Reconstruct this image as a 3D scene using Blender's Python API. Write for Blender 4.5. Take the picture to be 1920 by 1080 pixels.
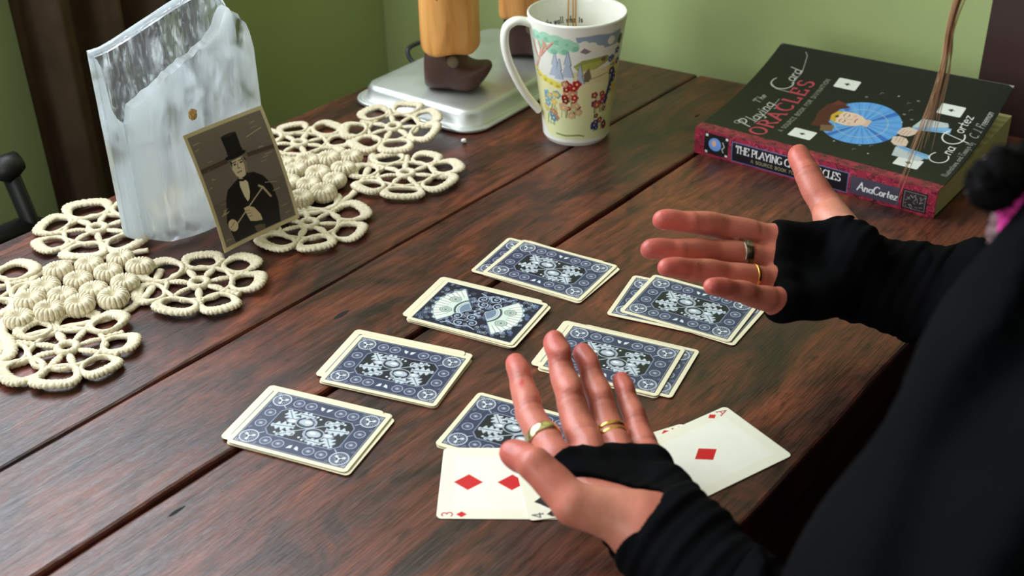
import bpy, bmesh, math, random
import numpy as np
from mathutils import Vector, Matrix

C = bpy.context.scene.collection
for o in list(bpy.data.objects):
    bpy.data.objects.remove(o)
PI = math.pi
MM = 0.001

# ------------------------------------------------------------------ camera, world, light, exposure
scene = bpy.context.scene
cam_data = bpy.data.cameras.new('camera')
cam = bpy.data.objects.new('camera', cam_data)
C.objects.link(cam)
scene.camera = cam
right = Vector((0.999798, -0.010303, -0.017255))
upv = Vector((0.020097, 0.512571, 0.858410))
fwd = Vector((0.0, 0.858583, -0.512674))
m = Matrix(((right.x, upv.x, -fwd.x, 0), (right.y, upv.y, -fwd.y, 0), (right.z, upv.z, -fwd.z, 0.49776), (0, 0, 0, 1)))
cam.matrix_world = m
cam_data.sensor_width = 36.0
cam_data.lens = 36.0 * 2332.64 / 1920.0
cam_data.clip_start = 0.02
cam_data.clip_end = 50
cam_data.dof.use_dof = True
cam_data.dof.focus_distance = 0.93
cam_data.dof.aperture_fstop = 9.0

world = bpy.data.worlds.new('world')
scene.world = world
world.use_nodes = True
wb = world.node_tree.nodes['Background']
wb.inputs[0].default_value = (0.75, 0.87, 1.0, 1)
wb.inputs[1].default_value = 1.0

vs = scene.view_settings
vs.view_transform = 'Standard'
vs.look = 'None'
vs.gamma = 1.0
vs.use_curve_mapping = False
vs.exposure = 0.0

# table frame: S runs along the planks (away from the camera), O runs across them towards the window wall
DS = Vector((0.6311, 0.7757, 0))
DO = Vector((-0.7757, 0.6311, 0))
ANG = math.atan2(DS.y, DS.x)
def T(s, o, z=0.0):
    return DS * s + DO * o + Vector((0, 0, z))

O_WALL = 1.208   # window wall
S_WALL = 1.212   # far wall
FLOOR = -0.74
CEIL = 1.75
O_BACK = -1.9
S_BACK = -1.9

def area_light(name, loc, direction, sx, sy, power, col):
    d = bpy.data.lights.new(name, 'AREA')
    d.shape = 'RECTANGLE'
    d.size = sx
    d.size_y = sy
    d.energy = power
    d.color = col
    o = bpy.data.objects.new(name, d)
    C.objects.link(o)
    o.location = loc
    o.rotation_euler = Vector(direction).to_track_quat('-Z', 'Z').to_euler()
    return o
WIN = dict(s0=-0.40, s1=0.99, z0=0.30, z1=1.40)
area_light('window_daylight', T((WIN['s0'] + WIN['s1']) / 2, O_WALL + 0.16, (WIN['z0'] + WIN['z1']) / 2), -DO,
           WIN['s1'] - WIN['s0'], WIN['z1'] - WIN['z0'], 46.0, (0.86, 0.93, 1.0))
FILL_WIN = dict(o0=-0.2, o1=0.9, z0=0.2, z1=1.4)  # unseen opening added behind the camera for a soft fill light
area_light('added_rear_fill', T(S_BACK - 0.16, (FILL_WIN['o0'] + FILL_WIN['o1']) / 2, (FILL_WIN['z0'] + FILL_WIN['z1']) / 2), DS,
           FILL_WIN['o1'] - FILL_WIN['o0'], FILL_WIN['z1'] - FILL_WIN['z0'], 24.0, (0.95, 0.97, 1.0))

# ------------------------------------------------------------------ helpers
def lin(c):
    c = np.asarray(c, float) / 255.0
    return np.where(c <= 0.04045, c / 12.92, ((c + 0.055) / 1.055) ** 2.4)
def L4(c):
    v = lin(c)
    return (float(v[0]), float(v[1]), float(v[2]), 1.0)

def new_mat(name):
    mt = bpy.data.materials.new(name)
    mt.use_nodes = True
    nt = mt.node_tree
    return mt, nt, nt.nodes['Principled BSDF']

def plain(name, col, rough=0.6, metal=0.0, var=0.08, scale=40.0, bump=0.0, bump_scale=200.0, spec=0.5, stretch=None, sheen=0.0):
    mt, nt, bs = new_mat(name)
    N = nt.nodes
    tc = N.new('ShaderNodeTexCoord')
    mp = N.new('ShaderNodeMapping')
    if stretch:
        mp.inputs['Scale'].default_value = stretch
    nt.links.new(tc.outputs['Object'], mp.inputs[0])
    nz = N.new('ShaderNodeTexNoise')
    nz.inputs['Scale'].default_value = scale
    nz.inputs['Detail'].default_value = 5
    nt.links.new(mp.outputs[0], nz.inputs[0])
    rp = N.new('ShaderNodeValToRGB')
    c = lin(col)
    rp.color_ramp.elements[0].position = 0.25
    rp.color_ramp.elements[1].position = 0.75
    lo, hi = c * (1 - var), np.minimum(1, c * (1 + var))
    rp.color_ramp.elements[0].color = (*map(float, lo), 1)
    rp.color_ramp.elements[1].color = (*map(float, hi), 1)
    nt.links.new(nz.outputs[0], rp.inputs[0])
    nt.links.new(rp.outputs[0], bs.inputs['Base Color'])
    bs.inputs['Roughness'].default_value = rough
    bs.inputs['Metallic'].default_value = metal
    bs.inputs['Specular IOR Level'].default_value = spec
    if sheen:
        bs.inputs['Sheen Weight'].default_value = sheen
    if bump:
        n2 = N.new('ShaderNodeTexNoise')
        n2.inputs['Scale'].default_value = bump_scale
        n2.inputs['Detail'].default_value = 4
        nt.links.new(mp.outputs[0], n2.inputs[0])
        bp = N.new('ShaderNodeBump')
        bp.inputs['Strength'].default_value = bump
        bp.inputs['Distance'].default_value = 0.001
        nt.links.new(n2.outputs[0], bp.inputs['Height'])
        nt.links.new(bp.outputs[0], bs.inputs['Normal'])
    return mt

def printed(name, rough=0.45, var=0.06, bump=0.0, scale=60.0, spec=0.5):
    """surface whose ink is stored as a colour per point"""
    mt, nt, bs = new_mat(name)
    N = nt.nodes
    at = N.new('ShaderNodeAttribute')
    at.attribute_name = 'Col'
    tc = N.new('ShaderNodeTexCoord')
    nz = N.new('ShaderNodeTexNoise')
    nz.inputs['Scale'].default_value = scale
    nz.inputs['Detail'].default_value = 4
    nt.links.new(tc.outputs['Object'], nz.inputs[0])
    mr = N.new('ShaderNodeMapRange')
    mr.inputs['From Min'].default_value = 0.3
    mr.inputs['From Max'].default_value = 0.7
    mr.inputs['To Min'].default_value = 1 - var
    mr.inputs['To Max'].default_value = 1.0
    nt.links.new(nz.outputs[0], mr.inputs[0])
    vm = N.new('ShaderNodeVectorMath')
    vm.operation = 'SCALE'
    nt.links.new(at.outputs['Color'], vm.inputs[0])
    nt.links.new(mr.outputs[0], vm.inputs['Scale'])
    nt.links.new(vm.outputs[0], bs.inputs['Base Color'])
    bs.inputs['Roughness'].default_value = rough
    bs.inputs['Specular IOR Level'].default_value = spec
    if bump:
        bp = N.new('ShaderNodeBump')
        bp.inputs['Strength'].default_value = bump
        bp.inputs['Distance'].default_value = 0.0005
        nt.links.new(nz.outputs[0], bp.inputs['Height'])
        nt.links.new(bp.outputs[0], bs.inputs['Normal'])
    return mt

def tag(o, label=None, cat=None, group=None, kind=None):
    if label: o['label'] = label
    if cat: o['category'] = cat
    if group: o['group'] = group
    if kind: o['kind'] = kind
    return o

def link(name, me, mat=None, parent=None, smooth=False):
    o = bpy.data.objects.new(name, me)
    C.objects.link(o)
    if mat is not None and not me.materials:
        me.materials.append(mat)
    if parent is not None:
        o.parent = parent
    if smooth:
        me.polygons.foreach_set('use_smooth', [True] * len(me.polygons))
    return o

def from_bm(name, bm, mat=None, parent=None, smooth=False):
    bmesh.ops.recalc_face_normals(bm, faces=bm.faces)
    me = bpy.data.meshes.new(name)
    bm.to_mesh(me)
    bm.free()
    return link(name, me, mat, parent, smooth)

def from_np(name, V, F, mat=None, parent=None, smooth=True, col=None):
    """V (n,3) array, F (m,4) or (m,3) int array"""
    me = bpy.data.meshes.new(name)
    V = np.asarray(V, np.float32)
    F = np.asarray(F, np.int32)
    k = F.shape[1]
    me.vertices.add(len(V))
    me.vertices.foreach_set('co', V.ravel())
    me.loops.add(F.size)
    me.loops.foreach_set('vertex_index', F.ravel())
    me.polygons.add(len(F))
    me.polygons.foreach_set('loop_start', np.arange(0, F.size, k, dtype=np.int32))
    me.polygons.foreach_set('loop_total', np.full(len(F), k, np.int32))
    me.update(calc_edges=True)
    me.validate()
    if col is not None:
        ca = me.color_attributes.new('Col', 'FLOAT_COLOR', 'POINT')
        rgba = np.ones((len(V), 4), np.float32)
        rgba[:, :3] = lin(col)
        ca.data.foreach_set('color', rgba.ravel())
    return link(name, me, mat, parent, smooth)

def empty(name, loc=(0, 0, 0), rot=(0, 0, 0)):
    o = bpy.data.objects.new(name, None)
    C.objects.link(o)
    o.location = loc
    o.rotation_euler = rot
    o.empty_display_size = 0.05
    return o

def box_bm(bm, lo, hi, M=None):
    vs_ = [bm.verts.new((x, y, z)) for x in (lo[0], hi[0]) for y in (lo[1], hi[1]) for z in (lo[2], hi[2])]
    for f in ((0, 1, 3, 2), (4, 6, 7, 5), (0, 4, 5, 1), (2, 3, 7, 6), (0, 2, 6, 4), (1, 5, 7, 3)):
        bm.faces.new([vs_[i] for i in f])
    if M is not None:
        bmesh.ops.transform(bm, matrix=M, verts=vs_)
    return vs_

def box(name, lo, hi, mat, parent=None, bevel=0.0, M=None):
    bm = bmesh.new()
    box_bm(bm, lo, hi)
    if bevel:
        bmesh.ops.bevel(bm, geom=bm.edges[:], offset=bevel, segments=2, affect='EDGES')
    if M is not None:
        bmesh.ops.transform(bm, matrix=M, verts=bm.verts)
    return from_bm(name, bm, mat, parent)

FRAME = Matrix.Rotation(ANG, 4, 'Z')   # local x = S, local y = O

def grid_faces(nu, nv, wrap_u=False, wrap_v=False, base=0):
    iu = np.arange(nu if wrap_u else nu - 1)
    iv = np.arange(nv if wrap_v else nv - 1)
    A, B = np.meshgrid(iu, iv, indexing='ij')
    A2, B2 = (A + 1) % nu, (B + 1) % nv
    q = np.stack([A * nv + B, A2 * nv + B, A2 * nv + B2, A * nv + B2], -1).reshape(-1, 4)
    return q + base

def tube_np(path, radii, seg=10, closed=False, squash=None, up=(0, 0, 1), twist=None, caps=True):
    """swept tube; radii scalar or per point, or (n,2) for elliptical (side, up)"""
    P = np.asarray(path, float)
    n = len(P)
    R = np.asarray(radii, float)
    if R.ndim == 0: R = np.full((n, 2), float(R))
    elif R.ndim == 1: R = np.stack([R, R], 1)
    if closed:
        tg = np.roll(P, -1, 0) - np.roll(P, 1, 0)
    else:
        tg = np.gradient(P, axis=0)
    tg /= np.linalg.norm(tg, axis=1, keepdims=True) + 1e-12
    upv_ = np.broadcast_to(np.asarray(up, float), P.shape)
    side = np.cross(upv_, tg)
    ln = np.linalg.norm(side, axis=1, keepdims=True)
    side = np.where(ln < 1e-4, np.array([1.0, 0, 0]), side / np.maximum(ln, 1e-9))
    u2 = np.cross(tg, side)
    th = np.linspace(0, 2 * PI, seg, endpoint=False)
    V = P[:, None, :] + side[:, None, :] * (R[:, 0, None] * np.cos(th))[..., None] + u2[:, None, :] * (R[:, 1, None] * np.sin(th))[..., None]
    V = V.reshape(-1, 3)
    F = grid_faces(n, seg, wrap_u=closed, wrap_v=True)
    if not closed and caps:
        b = len(V)
        V = np.vstack([V, P[0] - tg[0] * R[0].min() * 0.3, P[-1] + tg[-1] * R[-1].min() * 0.3])
        k = np.arange(seg); k2 = (k + 1) % seg
        F = np.vstack([F, np.stack([np.full(seg, b), k2, k, k], -1)[:, [0, 1, 2, 2]],
                       np.stack([np.full(seg, b + 1), (n - 1) * seg + k, (n - 1) * seg + k2, (n - 1) * seg + k2], -1)])
    return V, F

def merge(parts):
    Vs, Fs, b = [], [], 0
    for V, F in parts:
        Vs.append(V); Fs.append(np.asarray(F) + b); b += len(V)
    return np.vstack(Vs), np.vstack(Fs)

def from_quads(name, V, F, mat=None, parent=None, smooth=True):
    """quads that may contain degenerate (repeated last index) triangles"""
    me = bpy.data.meshes.new(name)
    faces = []
    for f in F.tolist():
        g = []
        for i in f:
            if i not in g: g.append(i)
        if len(g) > 2: faces.append(g)
    me.from_pydata(np.asarray(V).tolist(), [], faces)
    me.validate()
    bm = bmesh.new(); bm.from_mesh(me)
    bmesh.ops.recalc_face_normals(bm, faces=bm.faces)
    bm.to_mesh(me); bm.free()
    return link(name, me, mat, parent, smooth)

def lathe_np(profile, seg=64):
    P = np.asarray(profile, float)
    th = np.linspace(0, 2 * PI, seg, endpoint=False)
    V = np.stack([P[:, None, 0] * np.cos(th), P[:, None, 0] * np.sin(th), np.broadcast_to(P[:, None, 1], (len(P), seg))], -1).reshape(-1, 3)
    return V, grid_faces(len(P), seg, wrap_v=True)

def smooth_path(pts, n=60, closed=False):
    P = np.asarray(pts, float)
    k = len(P)
    idx = (lambda i: i % k) if closed else (lambda i: min(max(i, 0), k - 1))
    out = []
    segs = k if closed else k - 1
    per = max(2, n // segs)
    for i in range(segs):
        p0, p1, p2, p3 = P[idx(i - 1)], P[idx(i)], P[idx(i + 1)], P[idx(i + 2)]
        for t in np.arange(per) / per:
            out.append(0.5 * ((2 * p1) + (-p0 + p2) * t + (2 * p0 - 5 * p1 + 4 * p2 - p3) * t * t + (-p0 + 3 * p1 - 3 * p2 + p3) * t ** 3))
    if not closed:
        out.append(P[-1])
    return np.array(out)

# ------------------------------------------------------------------ ink canvas (flat print is drawn in mm and stored per mesh point)
class Canvas:
    def __init__(self, w, h, res, bg, x0=0.0, y0=0.0):
        self.nx, self.ny = int(round(w * res)) + 1, int(round(h * res)) + 1
        self.x0, self.y0, self.w, self.h = x0, y0, w, h
        self.X = x0 + np.linspace(0, w, self.nx)
        self.Y = y0 + np.linspace(0, h, self.ny)
        self.aa = 0.5 / res
        self.I = np.empty((self.nx, self.ny, 3)); self.I[:] = bg
    def _win(self, x0, x1, y0, y1):
        a, b = np.searchsorted(self.X, [x0 - 2 * self.aa, x1 + 2 * self.aa])
        c, d = np.searchsorted(self.Y, [y0 - 2 * self.aa, y1 + 2 * self.aa])
        if a >= b or c >= d: return None
        gx, gy = np.meshgrid(self.X[a:b], self.Y[c:d], indexing='ij')
        return (slice(a, b), slice(c, d)), gx, gy
    def _put(self, sl, dist, col, al=1.0):
        a = np.clip(0.5 - dist / (2 * self.aa), 0, 1)[..., None] * al
        self.I[sl] = self.I[sl] * (1 - a) + np.asarray(col, float) * a
    @staticmethod
    def _segd(gx, gy, P, closed):
        d = np.full(gx.shape, 1e9)
        n = len(P)
        for i in range(n if closed else n - 1):
            ax, ay = P[i]; bx, by = P[(i + 1) % n]
            vx, vy = bx - ax, by - ay
            t = np.clip(((gx - ax) * vx + (gy - ay) * vy) / (vx * vx + vy * vy + 1e-12), 0, 1)
            d = np.minimum(d, (gx - ax - t * vx) ** 2 + (gy - ay - t * vy) ** 2)
        return np.sqrt(d)
    def poly(self, P, col, al=1.0):
        P = [tuple(map(float, p)) for p in P]
        xs = [p[0] for p in P]; ys = [p[1] for p in P]
        r = self._win(min(xs), max(xs), min(ys), max(ys))
        if not r: return
        sl, gx, gy = r
        ins = np.zeros(gx.shape, bool)
        n = len(P)
        for i in range(n):
            ax, ay = P[i]; bx, by = P[(i + 1) % n]
            if ay == by: continue
            c = ((ay > gy) != (by > gy)) & (gx < (bx - ax) * (gy - ay) / (by - ay) + ax)
            ins ^= c
        d = self._segd(gx, gy, P, True)
        self._put(sl, np.where(ins, -d, d), col, al)
    def line(self, P, w, col, closed=False, al=1.0):
        P = [tuple(map(float, p)) for p in P]
        xs = [p[0] for p in P]; ys = [p[1] for p in P]
        r = self._win(min(xs) - w, max(xs) + w, min(ys) - w, max(ys) + w)
        if not r: return
        sl, gx, gy = r
        self._put(sl, self._segd(gx, gy, P, closed) - w / 2, col, al)
    def ell(self, cx, cy, rx, ry, col, rot=0.0, al=1.0, ring=None):
        R = max(rx, ry) + (ring or 0)
        r = self._win(cx - R, cx + R, cy - R, cy + R)
        if not r: return
        sl, gx, gy = r
        c, s = math.cos(rot), math.sin(rot)
        u = (gx - cx) * c + (gy - cy) * s
        v = -(gx - cx) * s + (gy - cy) * c
        q = np.sqrt((u / rx) ** 2 + (v / ry) ** 2)
        d = (q - 1) * min(rx, ry)
        if ring: d = np.abs(d) - ring / 2
        self._put(sl, d, col, al)
    def rect(self, x0, y0, x1, y1, col, al=1.0):
        self.poly([(x0, y0), (x1, y0), (x1, y1), (x0, y1)], col, al)
    def spiral(self, cx, cy, r0, r1, a0, turns, w, col):
        t = np.linspace(0, 1, int(14 * abs(turns)) + 4)
        self.line([(cx + (r0 + (r1 - r0) * k) * math.cos(a0 + turns * 2 * PI * k), cy + (r0 + (r1 - r0) * k) * math.sin(a0 + turns * 2 * PI * k)) for k in t], w, col)
    def cols(self):
        return self.I.reshape(-1, 3)

def arc(cx, cy, rx, ry, a0, a1, n=10):
    return [(cx + rx * math.cos(math.radians(a0 + (a1 - a0) * i / n)), cy + ry * math.sin(math.radians(a0 + (a1 - a0) * i / n))) for i in range(n + 1)]
GL = {
 'A': (.75, [[(0, 0), (.36, 1), (.72, 0)], [(.14, .36), (.58, .36)]]),
 'B': (.65, [[(.08, 0), (.08, 1)], [(.08, 1)] + arc(.3, .76, .24, .24, 90, -90) + [(.08, .52)], [(.08, .52)] + arc(.32, .26, .28, .26, 90, -90) + [(.08, 0)]]),
 'C': (.72, [arc(.42, .5, .38, .5, 50, 310, 16)]),
 'D': (.75, [[(.08, 0), (.08, 1)], [(.08, 1)] + arc(.28, .5, .42, .5, 90, -90, 14) + [(.08, 0)]]),
 'E': (.62, [[(.55, .8), (.55, 1), (.08, 1), (.08, 0), (.58, 0), (.58, .2)], [(.08, .52), (.42, .52)]]),
 'F': (.58, [[(.55, .8), (.55, 1), (.08, 1), (.08, 0)], [(.08, .52), (.42, .52)]]),
 'G': (.76, [arc(.42, .5, .38, .5, 50, 330, 16), [(.5, .42), (.76, .42), (.76, .12)]]),
 'H': (.75, [[(.08, 0), (.08, 1)], [(.66, 0), (.66, 1)], [(.08, .52), (.66, .52)]]),
 'I': (.3, [[(.14, 0), (.14, 1)]]),
 'J': (.4, [[(.3, 1), (.3, .15), (.2, 0), (.05, .05)]]),
 'K': (.72, [[(.08, 0), (.08, 1)], [(.62, 1), (.1, .42)], [(.26, .6), (.68, 0)]]),
 'L': (.6, [[(.08, 1), (.08, 0), (.56, 0), (.56, .22)]]),
 'N': (.76, [[(.08, 0), (.08, 1), (.66, 0), (.66, 1)]]),
 'O': (.8, [arc(.4, .5, .38, .5, 0, 360, 20)]),
 'P': (.62, [[(.08, 0), (.08, 1)], [(.08, 1)] + arc(.3, .74, .27, .26, 90, -90) + [(.08, .48)]]),
 'R': (.7, [[(.08, 0), (.08, 1)], [(.08, 1)] + arc(.3, .75, .25, .25, 90, -90) + [(.08, .5)], [(.3, .5), (.66, 0)]]),
 'S': (.6, [arc(.3, .75, .24, .25, 30, 270, 10) + arc(.3, .25, .26, .25, 90, -150, 10)]),
 'T': (.68, [[(.02, .8), (.02, 1), (.64, 1), (.64, .8)], [(.33, 1), (.33, 0)]]),
 'U': (.74, [[(.08, 1), (.08, .3)] + arc(.37, .28, .29, .28, 180, 360, 10) + [(.66, 1)]]),
 'V': (.72, [[(0, 1), (.35, 0), (.7, 1)]]),
 'Y': (.7, [[(0, 1), (.34, .45), (.68, 1)], [(.34, .45), (.34, 0)]]),
 'a': (.5, [arc(.22, .25, .2, .25, 40, 320, 12), [(.42, .5), (.42, .06), (.5, 0)]]),
 'b': (.5, [[(.06, 1), (.06, 0)], arc(.25, .25, .19, .25, 140, -140, 12)]),
 'c': (.44, [arc(.24, .25, .2, .25, 45, 315, 12)]),
 'd': (.52, [arc(.22, .25, .2, .25, 40, 320, 12), [(.42, 1), (.42, 0), (.5, .03)]]),
 'e': (.46, [[(.05, .27), (.4, .27)] + arc(.23, .25, .19, .25, 10, 310, 12)]),
 'f': (.34, [[(.36, .9), (.26, 1), (.16, .85), (.16, 0)], [(.02, .5), (.32, .5)]]),
 'g': (.5, [arc(.22, .25, .2, .25, 40, 320, 12), [(.42, .5), (.42, -.2), (.25, -.36), (.06, -.26)]]),
 'h': (.5, [[(.06, 1), (.06, 0)], [(.06, .3), (.2, .5), (.38, .45), (.4, 0)]]),
 'i': (.24, [[(.1, .5), (.1, 0)], [(.1, .68), (.1, .74)]]),
 'j': (.24, [[(.12, .5), (.1, -.25), (-.04, -.3)]]),
 'l': (.24, [[(.1, 1), (.1, .06), (.18, 0)]]),
 'm': (.74, [[(.06, .5), (.06, 0)], [(.06, .3), (.18, .5), (.34, .42), (.34, 0)], [(.34, .3), (.48, .5), (.62, .42), (.62, 0)]]),
 'n': (.5, [[(.06, .5), (.06, 0)], [(.06, .3), (.2, .5), (.38, .45), (.4, 0)]]),
 'o': (.48, [arc(.24, .25, .2, .25, 0, 360, 14)]),
 'p': (.5, [[(.06, .5), (.06, -.35)], arc(.25, .25, .19, .25, 140, -140, 12)]),
 'r': (.36, [[(.06, .5), (.06, 0)], [(.06, .28), (.18, .48), (.32, .46)]]),
 's': (.4, [arc(.2, .37, .14, .13, 30, 270, 8) + arc(.2, .12, .15, .12, 90, -150, 8)]),
 't': (.34, [[(.14, .8), (.14, .08), (.28, .02)], [(0, .5), (.3, .5)]]),
 'u': (.5, [[(.06, .5), (.08, .08), (.24, 0), (.4, .2)], [(.4, .5), (.4, 0)]]),
 'w': (.68, [[(0, .5), (.16, 0), (.32, .45), (.48, 0), (.64, .5)]]),
 'y': (.48, [[(.04, .5), (.22, .02)], [(.42, .5), (.14, -.34), (.02, -.3)]]),
 'z': (.44, [[(.04, .5), (.38, .5), (.04, 0), (.4, 0)]]),
 '.': (.2, [[(.08, 0), (.09, .03)]]),
 '3': (.6, [arc(.28, .76, .22, .24, 150, -80, 10) + arc(.28, .26, .27, .27, 80, -150, 12)]),
 '4': (.62, [[(.42, 0), (.42, 1), (0, .3), (.58, .3)]]),
 '2': (.6, [arc(.28, .72, .25, .27, 160, -40, 10) + [(.02, 0), (.56, 0)]]),
 ' ': (.36, []),
}
def write(cv, text, x, y, h, w, col, fx=lambda x, y: (x, y), sx=1.0, slant=0.0, serif=False, track=0.06, wide=0.0):
    """draws text with strokes; fx maps text space (right, up) to canvas mm; returns end x"""
    for ch in text:
        adv, st = GL[ch]
        for s in st:
            pts = [(x + (px * sx + py * slant) * h, y + py * h) for px, py in s]
            for i in range(len(pts) - 1):
                a, b = pts[i], pts[i + 1]
                ang = math.atan2(b[1] - a[1], b[0] - a[0])
                wd = w * ((0.5 + 0.7 * abs(math.sin(ang + 0.25))) if wide else 1.0)
                cv.line([fx(*a), fx(*b)], wd, col)
            if serif:
                for e in (s[0], s[-1]):
                    if e[1] in (0, 1):
                        ex, ey = x + e[0] * sx * h, y + e[1] * h
                        cv.line([fx(ex - .1 * h, ey), fx(ex + .1 * h, ey)], w * .55, col)
        x += (adv * sx + track) * h
    return x

# ------------------------------------------------------------------ setting
def wall_mat(name, col):
    return plain(name, col, rough=0.85, var=0.05, scale=6.0, bump=0.15, bump_scale=90.0, spec=0.25)
M_WALL = wall_mat('sage_green_paint', (172, 186, 126))
M_CEIL = wall_mat('off_white_paint', (225, 222, 210))
M_FLOOR = plain('worn_floor_boards', (96, 66, 46), rough=0.6, var=0.25, scale=8, stretch=(1, 6, 1), bump=0.2)
M_TRIM = plain('dark_brown_gloss_paint', (62, 42, 42), rough=0.35, var=0.12, scale=12, bump=0.1)
M_FRAME = plain('window_frame_paint', (210, 205, 195), rough=0.5)

def wall_with_hole(name, along, lo, hi, hole, plane0, plane1):
    bm = bmesh.new()
    def bx(a0, a1, z0, z1):
        if a1 - a0 < 1e-4 or z1 - z0 < 1e-4: return
        if along == 'S': box_bm(bm, (a0, plane0, z0), (a1, plane1, z1))
        else: box_bm(bm, (plane0, a0, z0), (plane1, a1, z1))
    if hole:
        a0, a1, z0, z1 = hole
        bx(lo, a0, FLOOR, CEIL); bx(a1, hi, FLOOR, CEIL); bx(a0, a1, FLOOR, z0); bx(a0, a1, z1, CEIL)
    else:
        bx(lo, hi, FLOOR, CEIL)
    bmesh.ops.transform(bm, matrix=FRAME, verts=bm.verts)
    o = from_bm(name, bm, M_WALL)
    return tag(o, kind='structure')
wall_left = wall_with_hole('wall_left', 'S', S_BACK - .1, S_WALL, (WIN['s0'], WIN['s1'], WIN['z0'], WIN['z1']), O_WALL, O_WALL + .1)
wall_far = wall_with_hole('wall_far', 'O', O_BACK - .1, O_WALL + .1, None, S_WALL, S_WALL + .1)
wall_right = wall_with_hole('wall_right', 'S', S_BACK - .1, S_WALL, None, O_BACK - .1, O_BACK)
wall_rear = wall_with_hole('wall_rear', 'O', O_BACK, O_WALL, (FILL_WIN['o0'], FILL_WIN['o1'], FILL_WIN['z0'], FILL_WIN['z1']), S_BACK - .1, S_BACK)
fl = box('floor', (S_BACK - .1, O_BACK - .1, FLOOR - .05), (S_WALL + .1, O_WALL + .1, FLOOR), M_FLOOR, M=FRAME); tag(fl, kind='structure')
ce = box('ceiling', (S_BACK - .1, O_BACK - .1, CEIL), (S_WALL + .1, O_WALL + .1, CEIL + .05), M_CEIL, M=FRAME); tag(ce, kind='structure')

def window(name, along, a0, a1, z0, z1, p0, p1):
    root = empty(name, FRAME @ (Vector(((a0 + a1) / 2, (p0 + p1) / 2, z0)) if along == 'S' else Vector(((p0 + p1) / 2, (a0 + a1) / 2, z0))))
    tag(root, kind='structure')
    inv = Matrix.Translation(-root.location)
    def bar(nm, b0, b1, y0, y1):
        lo, hi = ((b0, p0, y0), (b1, p1, y1)) if along == 'S' else ((p0, b0, y0), (p1, b1, y1))
        return box(nm, lo, hi, M_FRAME, root, bevel=0.003, M=inv @ FRAME)
    w = 0.035
    bar('window_sill', a0, a1, z0, z0 + w); bar('window_head', a0, a1, z1 - w, z1)
    bar('window_jamb', a0, a0 + w, z0 + w, z1 - w); bar('window_jamb', a1 - w, a1, z0 + w, z1 - w)
    mid = (a0 + a1) / 2
    bar('window_mullion', mid - .014, mid + .014, z0 + w, z1 - w)
window('window_1', 'S', WIN['s0'], WIN['s1'], WIN['z0'], WIN['z1'], O_WALL + .03, O_WALL + .07)
window('added_fill_window', 'O', FILL_WIN['o0'], FILL_WIN['o1'], FILL_WIN['z0'], FILL_WIN['z1'], S_BACK - .07, S_BACK - .03)  # frame of the added rear opening that holds the fill light

# dark door post at the right end of the far wall
door = empty('door_1', FRAME @ Vector((S_WALL - .012, -0.15, FLOOR))); tag(door, kind='structure')
inv = Matrix.Translation(-door.location)
box('door_jamb', (S_WALL - .03, 0.262, FLOOR), (S_WALL, 0.368, 1.35), M_TRIM, door, bevel=0.004, M=inv @ FRAME)
box('door_jamb', (S_WALL - .03, -0.63, FLOOR), (S_WALL, -0.55, 1.35), M_TRIM, door, bevel=0.004, M=inv @ FRAME)
box('door_head', (S_WALL - .03, -0.63, 1.35), (S_WALL, 0.368, 1.43), M_TRIM, door, bevel=0.004, M=inv @ FRAME)
box('door_leaf', (S_WALL - .018, -0.55, FLOOR + .01), (S_WALL - .002, 0.262, 1.35), M_TRIM, door, bevel=0.002, M=inv @ FRAME)

# ------------------------------------------------------------------ curtain on the window wall
def curtain():
    mt = plain('dark_brown_curtain_cloth', (84, 68, 54), rough=0.95, var=0.18, scale=30, bump=0.3, bump_scale=900, spec=0.15)
    nu, nv = 121, 40
    s = np.linspace(0.630, 0.845, nu); z = np.linspace(.272, FLOOR + .03, nv)
    S, Z = np.meshgrid(s, z, indexing='ij')
    k = (S - 0.630) / 0.215
    dep = 0.016 * np.sin(2 * PI * (k * 3.6 + 0.05 * np.sin(Z * 2.2))) + 0.007 * np.sin(2 * PI * (k * 8.3 + .3)) * (0.5 + 0.5 * np.sin(Z * 3))
    O = 1.145 + dep
    def shell(off):
        P = S[..., None] * np.array(DS) + (O + off)[..., None] * np.array(DO) + Z[..., None] * np.array([0, 0, 1.0])
        return P.reshape(-1, 3)
    V = np.vstack([shell(0), shell(0.0015)])
    n = nu * nv
    F = np.vstack([grid_faces(nu, nv), grid_faces(nu, nv, base=n)[:, ::-1]])
    base = T(.737, 1.145, FLOOR + .03)
    root = empty('curtain', base)
    tag(root, 'dark brown curtain hanging below the window, left of and behind the crystal', 'curtain')
    cl = from_np('cloth', V - np.array(base), F, mt, root)
    rod = plain('curtain_rod_metal', (60, 56, 54), rough=0.4, metal=0.7)
    path = [np.array(T(q, 1.145, .280)) - np.array(base) for q in (.58, .7, .89)]
    Vr, Fr = tube_np(path, 0.009, 12)
    from_quads('rod', Vr, Fr, rod, root)
    for q in (.60, .87):
        Vb, Fb = tube_np([np.array(T(q, 1.145, .280)) - np.array(base), np.array(T(q, O_WALL, .280)) - np.array(base)], 0.006, 8)
        from_quads('bracket', Vb, Fb, rod, root)
curtain()

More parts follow.
